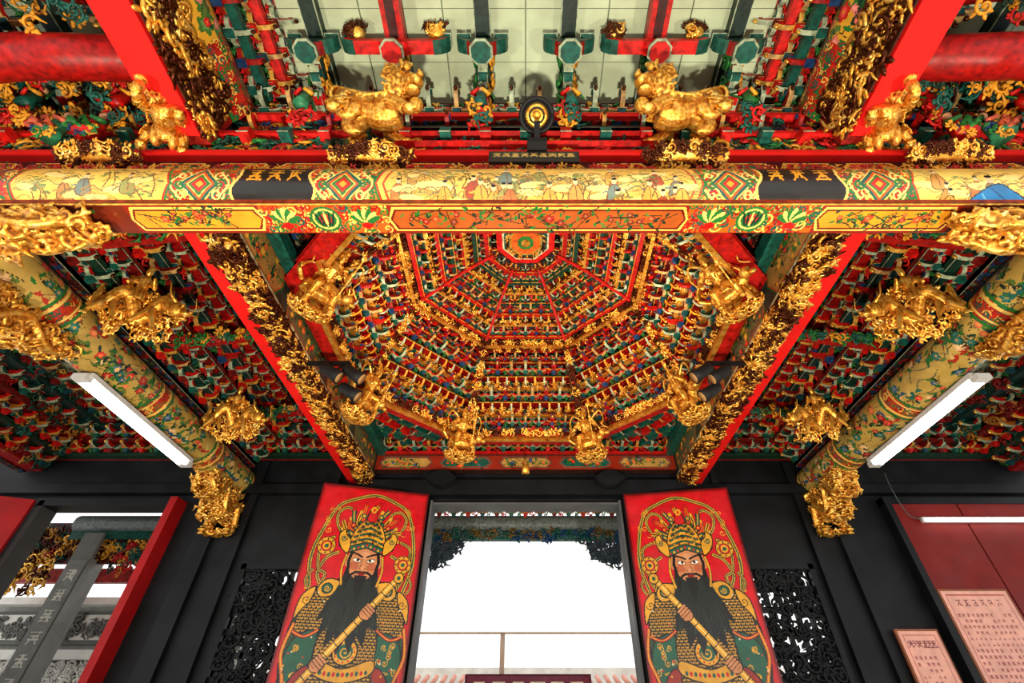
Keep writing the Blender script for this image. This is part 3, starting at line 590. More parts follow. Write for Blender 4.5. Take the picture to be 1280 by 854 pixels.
# ---- ceilings
m=MB()
for i in range(-12,13):
    for j in range(6):
        y1=1.66-j*.34;bx(m,i*.58-.285+.29,i*.58+.285+.29,y1-.336,y1,3.9,3.93,PALE,BOARD)
bx(m,-7.3,7.3,-2.2,1.7,3.925,3.96,S(140,155,130),BOARD)
for s_ in (-1,1):
    for i in range(12): bx(m,s_*2.0,s_*7.3,1.7+i*.37,1.7+i*.37+.362,3.72,3.75,PALE,BOARD)
    bx(m,s_*2.0,s_*7.3,1.7,6.2,3.745,3.78,S(90,105,85),BOARD)
obj(m,'ceiling')
m=MB();bx(m,-7.8,7.8,-2.3,6.9,4.9,5.0,DRED,BOARD);obj(m,'roof_light_block')  # unseen slab above everything, added to stop sky light leaking through gaps
m=MB()
def cross(xx,al,yc,z,arm,edge):
    h=[(0,0),(.08,.012),(.10,.035),(al-.09,.035),(al-.04,.05),(al,.085),(al+.015,.12),(al-.03,.12),(al-.06,.10),(0,.10)]
    for s_ in(-1,1):
        prism(m,[(xx+s_*a,z+b) for a,b in h],'y',yc-.035,yc+.035,arm)
        e=[(a,b-.008) for a,b in h[:4]]+[(a,b) for a,b in h[:4]][::-1]
        prism(m,[(xx+s_*a,z+b) for a,b in e],'y',yc-.042,yc+.042,edge)
        e=[(a,b-.010) for a,b in h[3:7]]+[(a,b) for a,b in h[3:7]][::-1]
        prism(m,[(xx+s_*a,z+b) for a,b in e],'y',yc-.044,yc+.044,S(26,84,70))
        box(m,(xx+s_*(al-.03),yc,z+.14),(.09,.09,.04),TEAL,PAINT,.7);box(m,(xx+s_*(al-.03),yc,z+.163),(.10,.10,.006),EDG)
for xx in (-3.3,-2.7,-1.48,-.9,-.3,.3,.9,1.48,2.7,3.3):
    big=abs(abs(xx)-.9)<.01;al=.36 if big else .16
    bx(m,xx-.05,xx+.05,-2.0,1.62,3.80,3.9,S(20,44,38),PAINT)
    for q in(-1,1): bx(m,xx+q*.05,xx+q*.056,-2,1.62,3.80,3.81,EDG)
    for k,(yy,zz) in enumerate(((1.40,3.50),(1.27,3.58),(1.14,3.66))):
        prism(m,[(1.62,zz),(yy+.03,zz),(yy-.02,zz+.04),(yy-.02,zz+.09),(1.62,zz+.09)],'x',xx-.03,xx+.03,(TEAL,RED,DGREEN)[k])
        prism(m,[(1.62,zz-.004),(yy+.03,zz-.004),(yy-.026,zz+.037),(yy-.02,zz+.04),(yy+.03,zz),(1.62,zz)],'x',xx-.033,xx+.033,EDG)
        box(m,(xx,yy+.04,zz+.02),(.09,.08,.05),(RED,TEAL,RED)[k],PAINT,.65)
        scroll(m,(xx+.05,yy+.1,zz+.04),(1,0,-.2),.09,GOLDP,PAINT);scroll(m,(xx-.05,yy+.1,zz+.04),(-1,0,-.2),.09,GREEN,PAINT)
    cross(xx,al,1.14,3.60,BR_ if big else DGREEN,BR_ if big else S(150,24,16))
    prism(m,[(xx+.085*math.cos(a),1.14+.085*math.sin(a)) for a in np.arange(8)*math.pi/4+.39],'z',3.545,3.56,EDG)
    prism(m,[(xx+.07*math.cos(a),1.14+.07*math.sin(a)) for a in np.arange(8)*math.pi/4+.39],'z',3.53,3.60,BR_ if big else TEAL)
    if big:
        bx(m,xx-.065,xx+.065,-2.,1.15,3.70,3.80,S(190,18,12));bx(m,xx-.03,xx+.03,-2.,1.15,3.694,3.70,S(60,10,10))
        for s_ in (-1,1):
            ell(m,(xx+s_*.28,1.10,3.78),(.065,.05,.05),GOLDP,GOLD)
            for q in range(7): scroll(m,(xx+s_*.28+rng.uniform(-.05,.05),1.07,3.78+rng.uniform(-.03,.03)),(0,-1,-1),.07,GOLDP,GOLD)
    y0=1.34;cc=rng.choice([TEAL,S(50,130,90),RED,GREEN])
    tube(m,[(xx,y0,3.20),(xx,y0,3.27),(xx,y0,3.34),(xx,y0,3.38)],[.05,.04,.032,.018],cc,PAINT,8)
    ell(m,(xx,y0-.005,3.415),(.024,.024,.03),S(225,170,120));ell(m,(xx,y0+.006,3.44),(.024,.024,.018),BLACK)
    for q in(-1,1): tube(m,[(xx+q*.03,y0,3.35),(xx+q*.055,y0-.03,3.31),(xx+q*.01,y0-.06,3.32)],[.014,.016,.010],(RED,GOLDP)[q>0],PAINT,6)
    tube(m,spl([(xx-.05,y0-.02,3.26),(xx-.09,y0,3.36),(xx-.03,y0+.02,3.44),(xx+.05,y0,3.42),(xx+.09,y0,3.3)],4),.007,GREEN,PAINT,5)
    for q in range(7): scroll(m,(xx+rng.uniform(-.05,.05),1.38+rng.uniform(-.05,.05),rng.uniform(3.08,3.2)),(0,-1,-.8),.08,rng.choice([GOLDP,TEAL,RED]),PAINT)
obj(m,'roof_rafters')
m=MB()
for s_ in (-1,1):
    for k in range(3):
        x=2.0-.11*k;z=3.56+.11*k;bx(m,s_*(x+.1),s_*x,-1.5,1.5,z-.02,z+.03,(DRED,TEAL,RED)[k]);brow(m,(s_*x,-1.2,z+.03),(s_*x,1.5,z+.03),(-s_,0,0),.17,1.0,((0,4),(1,2),(3,5))[k])
    for k in range(4):
        x=2.4+.16*k;z=3.3+.14*k;bx(m,s_*(x-.1),s_*x,-1.5,1.5,z-.02,z+.05,(RED,TEAL,RED,TEAL)[k]);brow(m,(s_*x,-1.2,z+.03),(s_*x,1.5,z+.03),(s_,0,0),.2,1.2)
        x=3.9-.16*k;z=3.0+.17*k;bx(m,s_*(x+.2),s_*x,-1.5,1.5,z-.02,z+.05,(RED,TEAL,RED,TEAL)[k]);brow(m,(s_*x,-1.2,z+.03),(s_*x,1.5,z+.03),(-s_,0,0),.2,1.2)
    tube(m,spl([(s_*2.5,1.12,3.35),(s_*2.8,1.05,3.18),(s_*3.1,1.05,3.18),(s_*3.6,1.05,3.0)],5),.13,S(170,16,12),PAINT,14)
    tube(m,spl([(s_*2.55,.8,3.5),(s_*2.8,.75,3.42),(s_*3.3,.7,3.4)],5),.08,S(140,14,10),PAINT,12)
    for k in range(110): scroll(m,(s_*rng.uniform(2.45,3.6),rng.choice([rng.uniform(.4,.9),rng.uniform(1.2,1.5)]),rng.uniform(3.15,3.5)),(0,-.5,-1),rng.uniform(.06,.10),rng.choice([GOLDP,TEAL,RED,DGREEN,GOLDP]),PAINT)
    for fx,cc,c2 in ((2.72,RED,GREEN),(2.95,S(40,120,80),S(200,90,60))):
        X=s_*fx;y0=1.38;k=.75;Z=lambda z:2.86+(z-2.86)*k
        tube(m,[(X,y0,Z(2.86)),(X,y0,Z(2.94)),(X,y0,Z(3.04)),(X,y0,Z(3.10)),(X,y0,Z(3.13))],[.07,.055,.045,.035,.016],cc,PAINT,10)
        ell(m,(X,y0-.01,Z(3.17)),(.026,.027,.033),S(225,170,120));ell(m,(X,y0+.008,Z(3.2)),(.026,.026,.02),BLACK);ell(m,(X,y0,Z(3.24)),(.012,.012,.016),GOLDP,GOLD)
        for q in(-1,1): tube(m,[(X+q*.04,y0,Z(3.09)),(X+q*.07,y0-.03,Z(3.02)),(X+q*.015,y0-.07,Z(3.02))],[.017,.02,.012],c2,PAINT,7)
        for q in(-1,1): tube(m,[(X+q*.025,y0-.04,Z(2.92)),(X+q*.04,y0-.09,Z(2.9)),(X+q*.04,y0-.08,Z(2.82))],[.027,.023,.016],c2,PAINT,7)
        for q in range(8): scroll(m,(X+rng.uniform(-.08,.08),y0-.03,Z(rng.uniform(2.84,2.95))),(0,-1,-.5),.06,rng.choice([GOLDP,GREEN,BLUE]),PAINT)
obj(m,'bracket_cluster')
# ================= FAR SIDE BAYS
m=MB()
for s_ in (-1,1):
    pal=(S(150,14,10),DGREEN,DRED,S(16,52,50),S(150,14,10))
    for k in range(5):
        x=3.66-.13*k;z=2.92+.15*k
        bx(m,s_*(x+.13),s_*x,1.75,5.95,z-.03,z+.02,pal[k]);bx(m,s_*(x+.005),s_*(x-.003),1.75,5.95,z-.03,z-.024,EDG)
        brow(m,(s_*x,1.75,z+.03),(s_*x,5.95,z+.03),(-s_,0,0),(.2,.16,.24,.18,.2)[k],(1.12,.9,1.3,1.0,1.1)[k],((0,1,2,3),(5,0),(2,4,3,1),(1,3),(0,2))[k])
    bx(m,s_*3.66,s_*3.9,1.75,5.95,2.87,3.7,DRED,ORN)
    for k in range(4):
        x=4.2+.2*k;z=2.95+.17*k
        bx(m,s_*(x-.15),s_*x,1.75,5.95,z-.03,z+.02,pal[k]);brow(m,(s_*x,1.75,z+.03),(s_*x,5.95,z+.03),(s_,0,0),.24,1.35)
        x=6.5-.22*k;z=2.85+.18*k
        bx(m,s_*(x+.25),s_*x,1.75,5.95,z-.03,z+.02,pal[k]);brow(m,(s_*x,1.75,z+.03),(s_*x,5.95,z+.03),(-s_,0,0),(.24,.2,.28,.22)[k],1.3,((3,2,1),(1,5),(3,0,3),(2,3))[k])
        for q in range(30): scroll(m,(s_*(x-.02),rng.uniform(1.8,5.9),z+rng.uniform(.0,.1)),(-s_,0,-.6),rng.uniform(.1,.15),rng.choice([TEAL,DGREEN,S(170,110,30),S(120,14,10)]),PAINT)
    bx(m,s_*3.95,s_*4.05,1.75,5.95,2.87,3.7,DRED,ORN);bx(m,s_*6.7,s_*6.8,1.75,5.95,2.8,3.7,DRED,ORN)
    for k in range(4):
        y=5.90-.12*k;z=3.05+.16*k
        for a,b in ((2.35,3.6),(4.1,6.6)):
            bx(m,s_*a,s_*b,y,y+.1,z-.03,z+.02,pal[k+1]);brow(m,(s_*a,y,z+.03),(s_*b,y,z+.03),(0,-1,0),.2,1.1)
    for y in (2.35,3.6,5.0): bar(m,(s_*2.32,y,3.25),(s_*3.5,y,3.05),.07,.09,S(150,14,10));field(m,(s_*2.35,y-.05,3.16),(s_,0,-.12),(0,0,1),(0,-1,-.5),1.15,.08,36,.06,.10,[TEAL,GOLDP,GREEN,S(170,30,20)],PAINT)
obj(m,'bracket_tiers')
# ================= CAISSON DOME
m=MB();YC=3.42;CO=math.cos(math.pi/8)
def ring(r,z): return [((r/CO)*math.cos(math.pi/8+k*math.pi/4),YC+(r/CO)*math.sin(math.pi/8+k*math.pi/4),z) for k in range(8)]
def band(r0,z0,r1,z1,col,mat=0):
    m.add(ring(r0,z0)+ring(r1,z1),[(k,(k+1)%8,8+(k+1)%8,8+k) for k in range(8)],col,mat)
def rbeam(ri,ro,z0,z1,cb_,ci,mi=0,mb_=0):
    band(ri,z0,ro,z0,cb_,mb_);band(ri,z0,ri,z1,ci,mi);band(ri,z1,ro,z1,cb_,mb_)
def tier(r,z,n,sc,tpl,strut=0,off=0,zs=1.0):
    for k in range(8):
        ph=k*math.pi/4;nrm=np.array([math.cos(ph),math.sin(ph),0]);t=np.array([-math.sin(ph),math.cos(ph),0]);c0=np.array([0,YC,z])+nrm*r
        for i in range(n):
            a=((i+.5+off)/n-.5)*2*r*math.tan(math.pi/8)
            sym=min(i,n-1-i)
            m.inst(tpl[sym%len(tpl)],np.stack([t*sc,-nrm*sc,[0,0,sc*zs]],1),c0+t*a)
            if strut:
                p=c0+t*a-nrm*.02;bar(m,p-[0,0,.04],p+[0,0,strut],.024,.024,(S(150,14,10),DGREEN)[sym%2],up=(nrm[0],nrm[1],0))
def gring(r,z,n,size,cols=(GOLDP,),mat=GOLD,tilt=-.6):
    for k in range(8):
        ph=k*math.pi/4;nrm=np.array([math.cos(ph),math.sin(ph),0]);t=np.array([-math.sin(ph),math.cos(ph),0])
        for i in range(n):
            a=((i+.5)/n-.5)*2*r*math.tan(math.pi/8);scroll(m,np.array([0,YC,z+rng.uniform(-.012,.012)])+nrm*(r-.005)+t*a,-nrm+np.array([0,0,tilt]),size,rng.choice(cols),mat)
for s_ in (-1,1): bx(m,s_*2.0,s_*1.9,1.75,5.85,3.0,3.12,TEAL)
bx(m,-2.01,2.01,5.86,5.98,2.80,3.02,S(60,30,20),PAINT)
c=Canvas(4.0,.2,.008,S(150,40,20))
for k in range(5): panel(c,.05+k*.8,.75+k*.8,.02,.18,(S(190,150,76),S(28,90,76))[k%2],S(30,100,85),RED,.06);spray(c,.15+k*.8,.65+k*.8,.05,.15,10,[RED,ORANGE,BLUE],.8)
grid(m,c,lambda U,V:(-2+4*U,5.856+0*U,3.0-.2*V))
bx(m,-2.0,2.0,5.82,5.9,3.02,3.05,RED)
brow(m,(-2,5.84,3.06),(2,5.84,3.06),(0,-1,0),.2,1.2,(0,1));bx(m,-2,2,5.5,5.6,3.14,3.18,TEAL);brow(m,(-2,5.6,3.17),(2,5.6,3.17),(0,-1,0),.2,1.0)
sq=[(2.0,YC+.8),(2.0,5.96),(-2.0,5.96),(-2.0,YC+.8),(-2.0,YC-.8),(-2.0,1.74),(2.0,1.74),(2.0,YC-.8)]
o8=ring(1.95,3.26);F=[(0,1,9,8),(1,2,10,9),(2,3,11,10),(3,4,12,11),(4,5,13,12),(5,6,14,13),(6,7,15,14),(7,0,8,15)]
m.add([(p[0],p[1],3.26) for p in sq]+o8,F,DRED,ORN)
for s_ in (-1,1):
    for k in range(3):
        bar(m,(s_*2.0,4.65+.25*k,3.16),(s_*(1.05+.25*k),5.85,3.16),.06,.08,(TEAL,RED,TEAL)[k])
        brow(m,(s_*1.95,4.72+.25*k,3.1),(s_*(1.12+.25*k),5.8,3.1),(-s_*.75,-.65,0),.2,.8)
rbeam(1.80,1.98,2.92,3.05,S(180,18,14),S(150,14,12));rbeam(1.79,1.83,2.875,2.93,GOLDP,GOLDP,GOLD,GOLD);rbeam(1.83,1.90,3.05,3.08,TEAL,TEAL)
gring(1.80,2.975,30,.085);gring(1.80,3.03,20,.06,(RED,TEAL,BLUE),PAINT)
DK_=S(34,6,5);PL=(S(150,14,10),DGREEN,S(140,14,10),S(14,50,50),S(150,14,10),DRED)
LOW=[(1.80,3.06,9,.86,(BR[0],BR[2],BR[4]),'b'),(1.735,3.22,12,.62,(TG_[0],TG_[1]),'f'),(1.665,3.36,8,1.06,(BR[2],BR[0],BR[4]),'b'),
     (1.59,3.53,11,.62,(TG_[1],TG_[0]),'f'),(1.52,3.66,7,1.04,(BR[0],BR[4],BR[2]),'b'),(1.445,3.83,9,.66,(BR[4],BR[2]),'b')]
for i,(r,z,n,sc,tp,kd) in enumerate(LOW):
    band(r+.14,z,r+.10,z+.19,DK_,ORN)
    rbeam(r+.01,r+.16,z-.006,z+.02,PL[i],(DGREEN,RED)[i%2]);rbeam(r+.004,r+.01,z-.014,z-.004,S(214,150,50),S(214,150,50))
    tier(r+.01,z+.03,n,sc,tp,.12 if kd=='b' else 0)
    if kd=='b': gring(r+.10,z+.07,n*2,.075,(GOLDP,GREEN,RED,S(180,30,20)),PAINT,-.2)
    else:
        rbeam(r-.01,r+.05,z-.03,z-.008,GOLDP,GOLDP,GOLD,GOLD);gring(r+.05,z+.055,18,.09,(GOLDP,GOLDP,TEAL,RED),PAINT,-.3);gring(r+.0,z-.005,22,.045)
R2=1.33
rbeam(R2-.02,R2+.12,3.99,4.05,RED,S(150,16,14));rbeam(R2-.04,R2,3.965,4.0,GOLDP,GOLDP,GOLD,GOLD);gring(R2-.03,4.02,20,.085);gring(R2+.03,3.975,18,.06)
UP=[(1.20,4.06,7,.84,0),(1.07,4.15,9,.5,1),(.95,4.22,6,.80,0),(.82,4.29,5,.66,0),(.69,4.345,6,.42,1),(.56,4.39,4,.62,0),(.43,4.43,3,.5,0)]
for i,(r,z,n,sc,kd) in enumerate(UP):
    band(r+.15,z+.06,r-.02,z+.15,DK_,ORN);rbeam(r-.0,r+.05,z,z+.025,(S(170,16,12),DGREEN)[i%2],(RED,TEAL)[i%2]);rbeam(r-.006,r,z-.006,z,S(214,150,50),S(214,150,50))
    if kd: rbeam(r-.03,r+.02,z-.02,z+.0,GOLDP,GOLDP,GOLD,GOLD);gring(r-.02,z+.01,max(6,int(r*15)),.055)
    tier(r,z+.02,n,sc,((BR[0],BR[2],BR[4]),(TG_[0],TG_[1]),(BR[2],BR[4]),(BR[0],BR[1]),(TG_[1],TG_[0]),(BR[0],BR[2]),(BR[1],BR[0]))[i],.06)
    gring(r+.09,z+.05,max(4,int(r*9)),.06,(GOLDP,GREEN,RED,S(180,30,20)),PAINT,-.8)
for k in range(8):
    a=math.pi/8+k*math.pi/4;d=np.array([math.cos(a)/CO,math.sin(a)/CO,0]);o=np.array([0,YC,0])
    bar(m,o+d*1.74+[0,0,3.0],o+d*1.32+[0,0,3.98],.05,.05,S(170,16,12))
    pr=[(1.24,4.03)]+[(u[0]-.05,u[1]-.01) for u in UP[1:]]
    for (ra,za),(rb,zb) in zip(pr[:-1],pr[1:]): bar(m,o+d*ra+[0,0,za],o+d*rb+[0,0,zb],.03,.03,S(180,18,12))
    for t in np.linspace(.03,.97,18): scroll(m,o+d*(1.70-.42*t)+[0,0,3.0+.95*t],(-d[0],-d[1],-.6),.08,GOLDP,GOLD)
for r,z,cc,mt in ((.34,4.50,RED,PAINT),(.27,4.485,CREAM,PAINT),(.25,4.48,TEAL,PAINT),(.19,4.47,GOLDP,GOLD),(.16,4.46,ORANGE,PAINT),(.09,4.45,GREEN,PAINT),(.05,4.44,GOLDP,GOLD)):
    m.add(ring(r,z),[tuple(range(8))],cc,mt);band(r,z,r,z+.03,cc,mt)
gring(.22,4.47,4,.05)
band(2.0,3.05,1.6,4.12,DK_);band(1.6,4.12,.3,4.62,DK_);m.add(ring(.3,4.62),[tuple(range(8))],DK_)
obj(m,'caisson_dome')
# ================= GILDED STATUES
def remesh(mb,voxel,name,disp=.004):
    T=mb.comp();me=mesh_from(T,name+'_src');o=bpy.data.objects.new(name,me);bpy.context.collection.objects.link(o)
    r=o.modifiers.new('r','REMESH');r.mode='VOXEL';r.voxel_size=voxel;r.use_smooth_shade=True
    t=bpy.data.textures.new(name,'CLOUDS');t.noise_scale=.025;d=o.modifiers.new('d','DISPLACE');d.texture=t;d.strength=disp;d.mid_level=.5;d.texture_coords='LOCAL'
    dg=bpy.context.evaluated_depsgraph_get();me2=bpy.data.meshes.new_from_object(o.evaluated_get(dg));bpy.data.objects.remove(o)
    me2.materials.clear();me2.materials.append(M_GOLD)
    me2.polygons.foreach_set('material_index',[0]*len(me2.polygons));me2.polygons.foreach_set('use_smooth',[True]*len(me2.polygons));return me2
g=GOLDP
def lion():
    m=MB()
    tube(m,spl([(-.24,0,.15),(-.12,0,.18),(.0,0,.16),(.12,-.01,.19)],5),[.115,.13,.135,.135,.13,.125,.12,.12,.125,.13,.135,.14,.145,.145,.145,.135],g,0,16)
    ell(m,(-.23,-.08,.13),(.12,.065,.11),g);ell(m,(-.23,.07,.13),(.12,.065,.11),g)
    hx,hy,hz=.22,-.14,.26
    ell(m,(hx,hy,hz),(.105,.095,.10),g)
    ell(m,(hx+.07,hy-.06,hz-.03),(.065,.07,.035),g);ell(m,(hx+.06,hy-.055,hz-.10),(.055,.055,.018),g);ell(m,(hx+.11,hy-.095,hz+.0),(.028,.034,.024),g)
    for s_ in (-1,1):
        ell(m,(hx+.05+.035*s_,hy-.08+.04*s_,hz+.05),.028,g);tube(m,[(hx+.07+.02*s_,hy-.09+.02*s_,hz+.075),(hx+.04+.05*s_,hy-.05+.06*s_,hz+.10)],.014,g,0,6)
        tube(m,[(hx-.02,hy+.09*s_,hz+.07),(hx-.05,hy+.12*s_,hz+.12)],[.034,.012],g,0,6);tube(m,[(hx+.06,hy-.06+.05*s_,hz-.05),(hx+.07,hy-.06+.06*s_,hz-.10)],[.013,.004],g,0,5)
    for rr,sz,dx,n in ((.125,.075,-.05,18),(.15,.085,-.11,18)):
        for i in range(n):
            a=i/n*6.28;p=(hx+dx,hy+.03+rr*math.cos(a),hz-.01+rr*math.sin(a));ell(m,p,(.03,.028,.028),g,0,ELS);scroll(m,p,(.4,math.cos(a),math.sin(a)),sz,g,0)
    for x,y in ((.15,-.14),(.06,.12),(-.27,-.15),(-.22,.13)):
        k=.08 if x>0 else -.06
        tube(m,[(x,y*.8,.15),(x-k*.5,y*1.15,.10),(x+k*.6,y*1.25,.05),(x+k,y*1.25,.02)],[.072,.052,.042,.045],g,0,10);ell(m,(x+k+.035,y*1.25,.015),(.055,.048,.03),g)
        for q in(-1,0,1): ell(m,(x+k+.08,y*1.25+q*.025,.01),(.02,.014,.016),g)
        for q in range(2): scroll(m,(x-k*.6+rng.uniform(-.02,.02),y*1.28,.10+.04*q),(0,y,.1),.06,g,0)
    for i in range(7): tube(m,spl([(-.31,0,.18),(-.39,.03*i-.09,.23+.02*i),(-.36+.03*i,.03*i-.09,.31+.02*i),(-.28+.02*i,.02,.34)],4),np.linspace(.026,.007,13),g,0,6)
    for i in range(8): ell(m,(-.27+.05*i,-.02,.305-.003*i),(.018,.02,.025),g,0,ELS)
    ell(m,(.31,-.17,.05),.055,g)
    tube(m,spl([(hx-.02,hy-.05,hz-.11),(.08,-.19,.15),(-.08,-.17,.15),(-.2,-.16,.20)],5),.012,g,0,6)
    for i in range(6): ell(m,(.10-.05*i,-.165,.14+.01*(i%2)),.015,g,0,ELS)
    return remesh(m,.0068,'lion',.005)
LION=lion()
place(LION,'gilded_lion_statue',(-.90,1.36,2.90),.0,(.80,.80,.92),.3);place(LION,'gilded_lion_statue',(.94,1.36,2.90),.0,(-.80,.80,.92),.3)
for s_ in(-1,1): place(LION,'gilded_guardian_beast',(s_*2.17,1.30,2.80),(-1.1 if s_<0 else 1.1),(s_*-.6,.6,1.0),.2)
def immortal():
    m=MB()
    for i in range(12):
        a=i/12*6.28;ell(m,(.13*math.cos(a),.10*math.sin(a),-.03),(.05,.045,.03),g);scroll(m,(.16*math.cos(a),.12*math.sin(a),-.06),(math.cos(a),math.sin(a),-.8),.09,g,0)
    for i in range(8): scroll(m,(rng.uniform(-.08,.08),rng.uniform(-.06,.06),-.1),(0,0,-1),.1,g,0)
    tube(m,[(-.16,0,.12),(-.05,0,.10),(.08,0,.11),(.16,-.03,.17)],[.06,.075,.07,.045],g,0,10);ell(m,(.20,-.05,.19),(.055,.05,.05),g);ell(m,(.25,-.065,.17),(.035,.038,.024),g)
    for s_ in(-1,1): tube(m,[(.18,-.04+.03*s_,.23),(.15,-.03+.05*s_,.29)],[.012,.005],g,0,5)
    for x in(-.13,.1):
        for y in(-.08,.08): tube(m,[(x,y*.7,.1),(x+.03,y*1.2,.05),(x+.03,y*1.3,-.01)],[.036,.026,.03],g,0,7)
    for i in range(3): tube(m,spl([(-.18,0,.13),(-.25,.03*i-.03,.2),(-.22,.03*i,.28),(-.17,0,.30)],4),np.linspace(.02,.007,13),g,0,6)
    tube(m,[(-.02,0,.15),(-.02,0,.22),(-.02,0,.27),(-.02,0,.34),(-.02,0,.40),(-.02,0,.43)],[.085,.062,.058,.074,.055,.024],g,0,12)
    ell(m,(-.02,-.01,.47),(.038,.042,.048),g);ell(m,(-.02,-.052,.465),(.008,.012,.010),g);ell(m,(-.02,-.04,.435),(.02,.02,.03),g)
    ell(m,(-.02,0,.515),(.042,.038,.024),g);tube(m,[(-.02,0,.52),(-.02,0,.58)],[.018,.004],g,0,6)
    for s_ in(-1,1):
        ell(m,(-.02+.075*s_,0,.385),(.032,.034,.03),g)
        tube(m,[(-.02+.08*s_,0,.38),(-.02+.14*s_,-.03,.31),(-.02+.11*s_,-.11,.33+.06*s_)],[.028,.026,.018],g,0,8);ell(m,(-.02+.11*s_,-.13,.335+.06*s_),.02,g)
        tube(m,[(-.02+.04*s_,-.04,.2),(.0+.09*s_,-.11,.18),(.0+.10*s_,-.12,.06),(.0+.10*s_,-.15,.05)],[.042,.034,.022,.02],g,0,8)
        tube(m,spl([(.05*s_,.03,.4),(.17*s_,.04,.50),(.22*s_,.02,.40),(.20*s_,.0,.30),(.27*s_,-.02,.24)],4),np.linspace(.014,.008,17),g,0,6)
        scroll(m,(-.02+.05*s_,-.07,.3),(0,-1,0),.05,g,0)
    tube(m,[(.09,-.14,.16),(.09,-.14,.54)],.009,g,0,6);ell(m,(.09,-.14,.55),(.028,.01,.03),g)
    return remesh(m,.0062,'immortal',.003)
IMM=immortal()
for x,y,tl in ((-.76,4.98,.25),(.76,4.98,.25),(-1.70,4.10,.35),(1.70,4.10,.35),(-1.70,2.66,.75),(1.70,2.66,.75)):
    ang=math.atan2(y-YC,x)-math.pi/2
    if tl>.5: ang=(.9 if x<0 else -.9)
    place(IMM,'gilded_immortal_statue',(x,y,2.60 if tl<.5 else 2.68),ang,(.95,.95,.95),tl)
def creature(seed):
    m=MB();r=random.Random(seed)
    body=spl([(-.36,.02,.12),(-.28,-.06,-.06),(-.12,-.08,.10),(.04,.0,-.06),(.18,-.06,.10),(.30,-.12,.04)],6)
    tube(m,body,np.interp(np.linspace(0,1,len(body)),[0,.3,.9,1],[.015,.055,.06,.05]),g,0,10)
    for i,p in enumerate(body[4::2]): ell(m,(p[0],p[1],p[2]+.055),(.012,.02,.028),g)
    ell(m,(.34,-.15,.05),(.075,.06,.055),g);ell(m,(.42,-.18,.03),(.055,.04,.02),g);ell(m,(.41,-.18,-.015),(.045,.035,.012),g);ell(m,(.46,-.19,.05),(.018,.025,.014),g)
    for s_ in(-1,1):
        tube(m,spl([(.32,-.13+.03*s_,.09),(.24,-.12+.08*s_,.14),(.20,-.12+.09*s_,.22)],4),np.linspace(.017,.006,9),g,0,6);ell(m,(.375,-.165+.04*s_,.085),.017,g)
        tube(m,spl([(.44,-.19+.03*s_,.03),(.50,-.2+.08*s_,.06),(.47,-.2+.1*s_,.14)],4),.007,g,0,5)
    for x in (-.2,.12):
        for s_ in(-1,1):
            tube(m,[(x,-.05,.02),(x+.05*s_,-.13,-.06),(x+.10*s_,-.16,-.13)],[.035,.028,.018],g,0,7)
            for q in(-1,0,1): tube(m,[(x+.10*s_,-.16,-.13),(x+.10*s_+.03*q,-.19,-.17)],[.011,.005],g,0,5)
    tube(m,[(-.04,-.06,.06),(-.04,-.06,.14),(-.04,-.06,.22),(-.04,-.06,.26)],[.07,.05,.055,.02],g,0,10);ell(m,(-.04,-.075,.29),(.032,.034,.04),g);ell(m,(-.04,-.06,.325),(.034,.032,.018),g)
    for s_ in(-1,1): tube(m,[(-.04+.05*s_,-.06,.21),(-.04+.11*s_,-.1,.17),(-.04+.09*s_,-.17,.19+.04*s_)],[.024,.022,.015],g,0,7)
    for i in range(70):
        a=r.random()*6.28;rr=r.random()**.5
        scroll(m,(.36*rr*math.cos(a),.03+r.uniform(-.05,.05),.18*rr*math.sin(a)-.02),(r.uniform(-.5,.5),-1,r.uniform(-1.2,0)),r.uniform(.07,.10),g,0)
    return remesh(m,.0075,'creature%d'%seed,.004)
CR1,CR2=creature(1),creature(2)
for s_ in(-1,1):
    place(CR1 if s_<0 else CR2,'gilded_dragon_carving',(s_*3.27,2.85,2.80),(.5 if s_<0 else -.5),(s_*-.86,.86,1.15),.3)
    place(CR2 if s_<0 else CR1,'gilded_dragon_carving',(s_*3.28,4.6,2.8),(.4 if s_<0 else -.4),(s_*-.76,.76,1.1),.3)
    place(CR1,'gilded_bat_carving',(s_*3.25,.45,3.25),0,(s_*.45,.45,.5),.5)
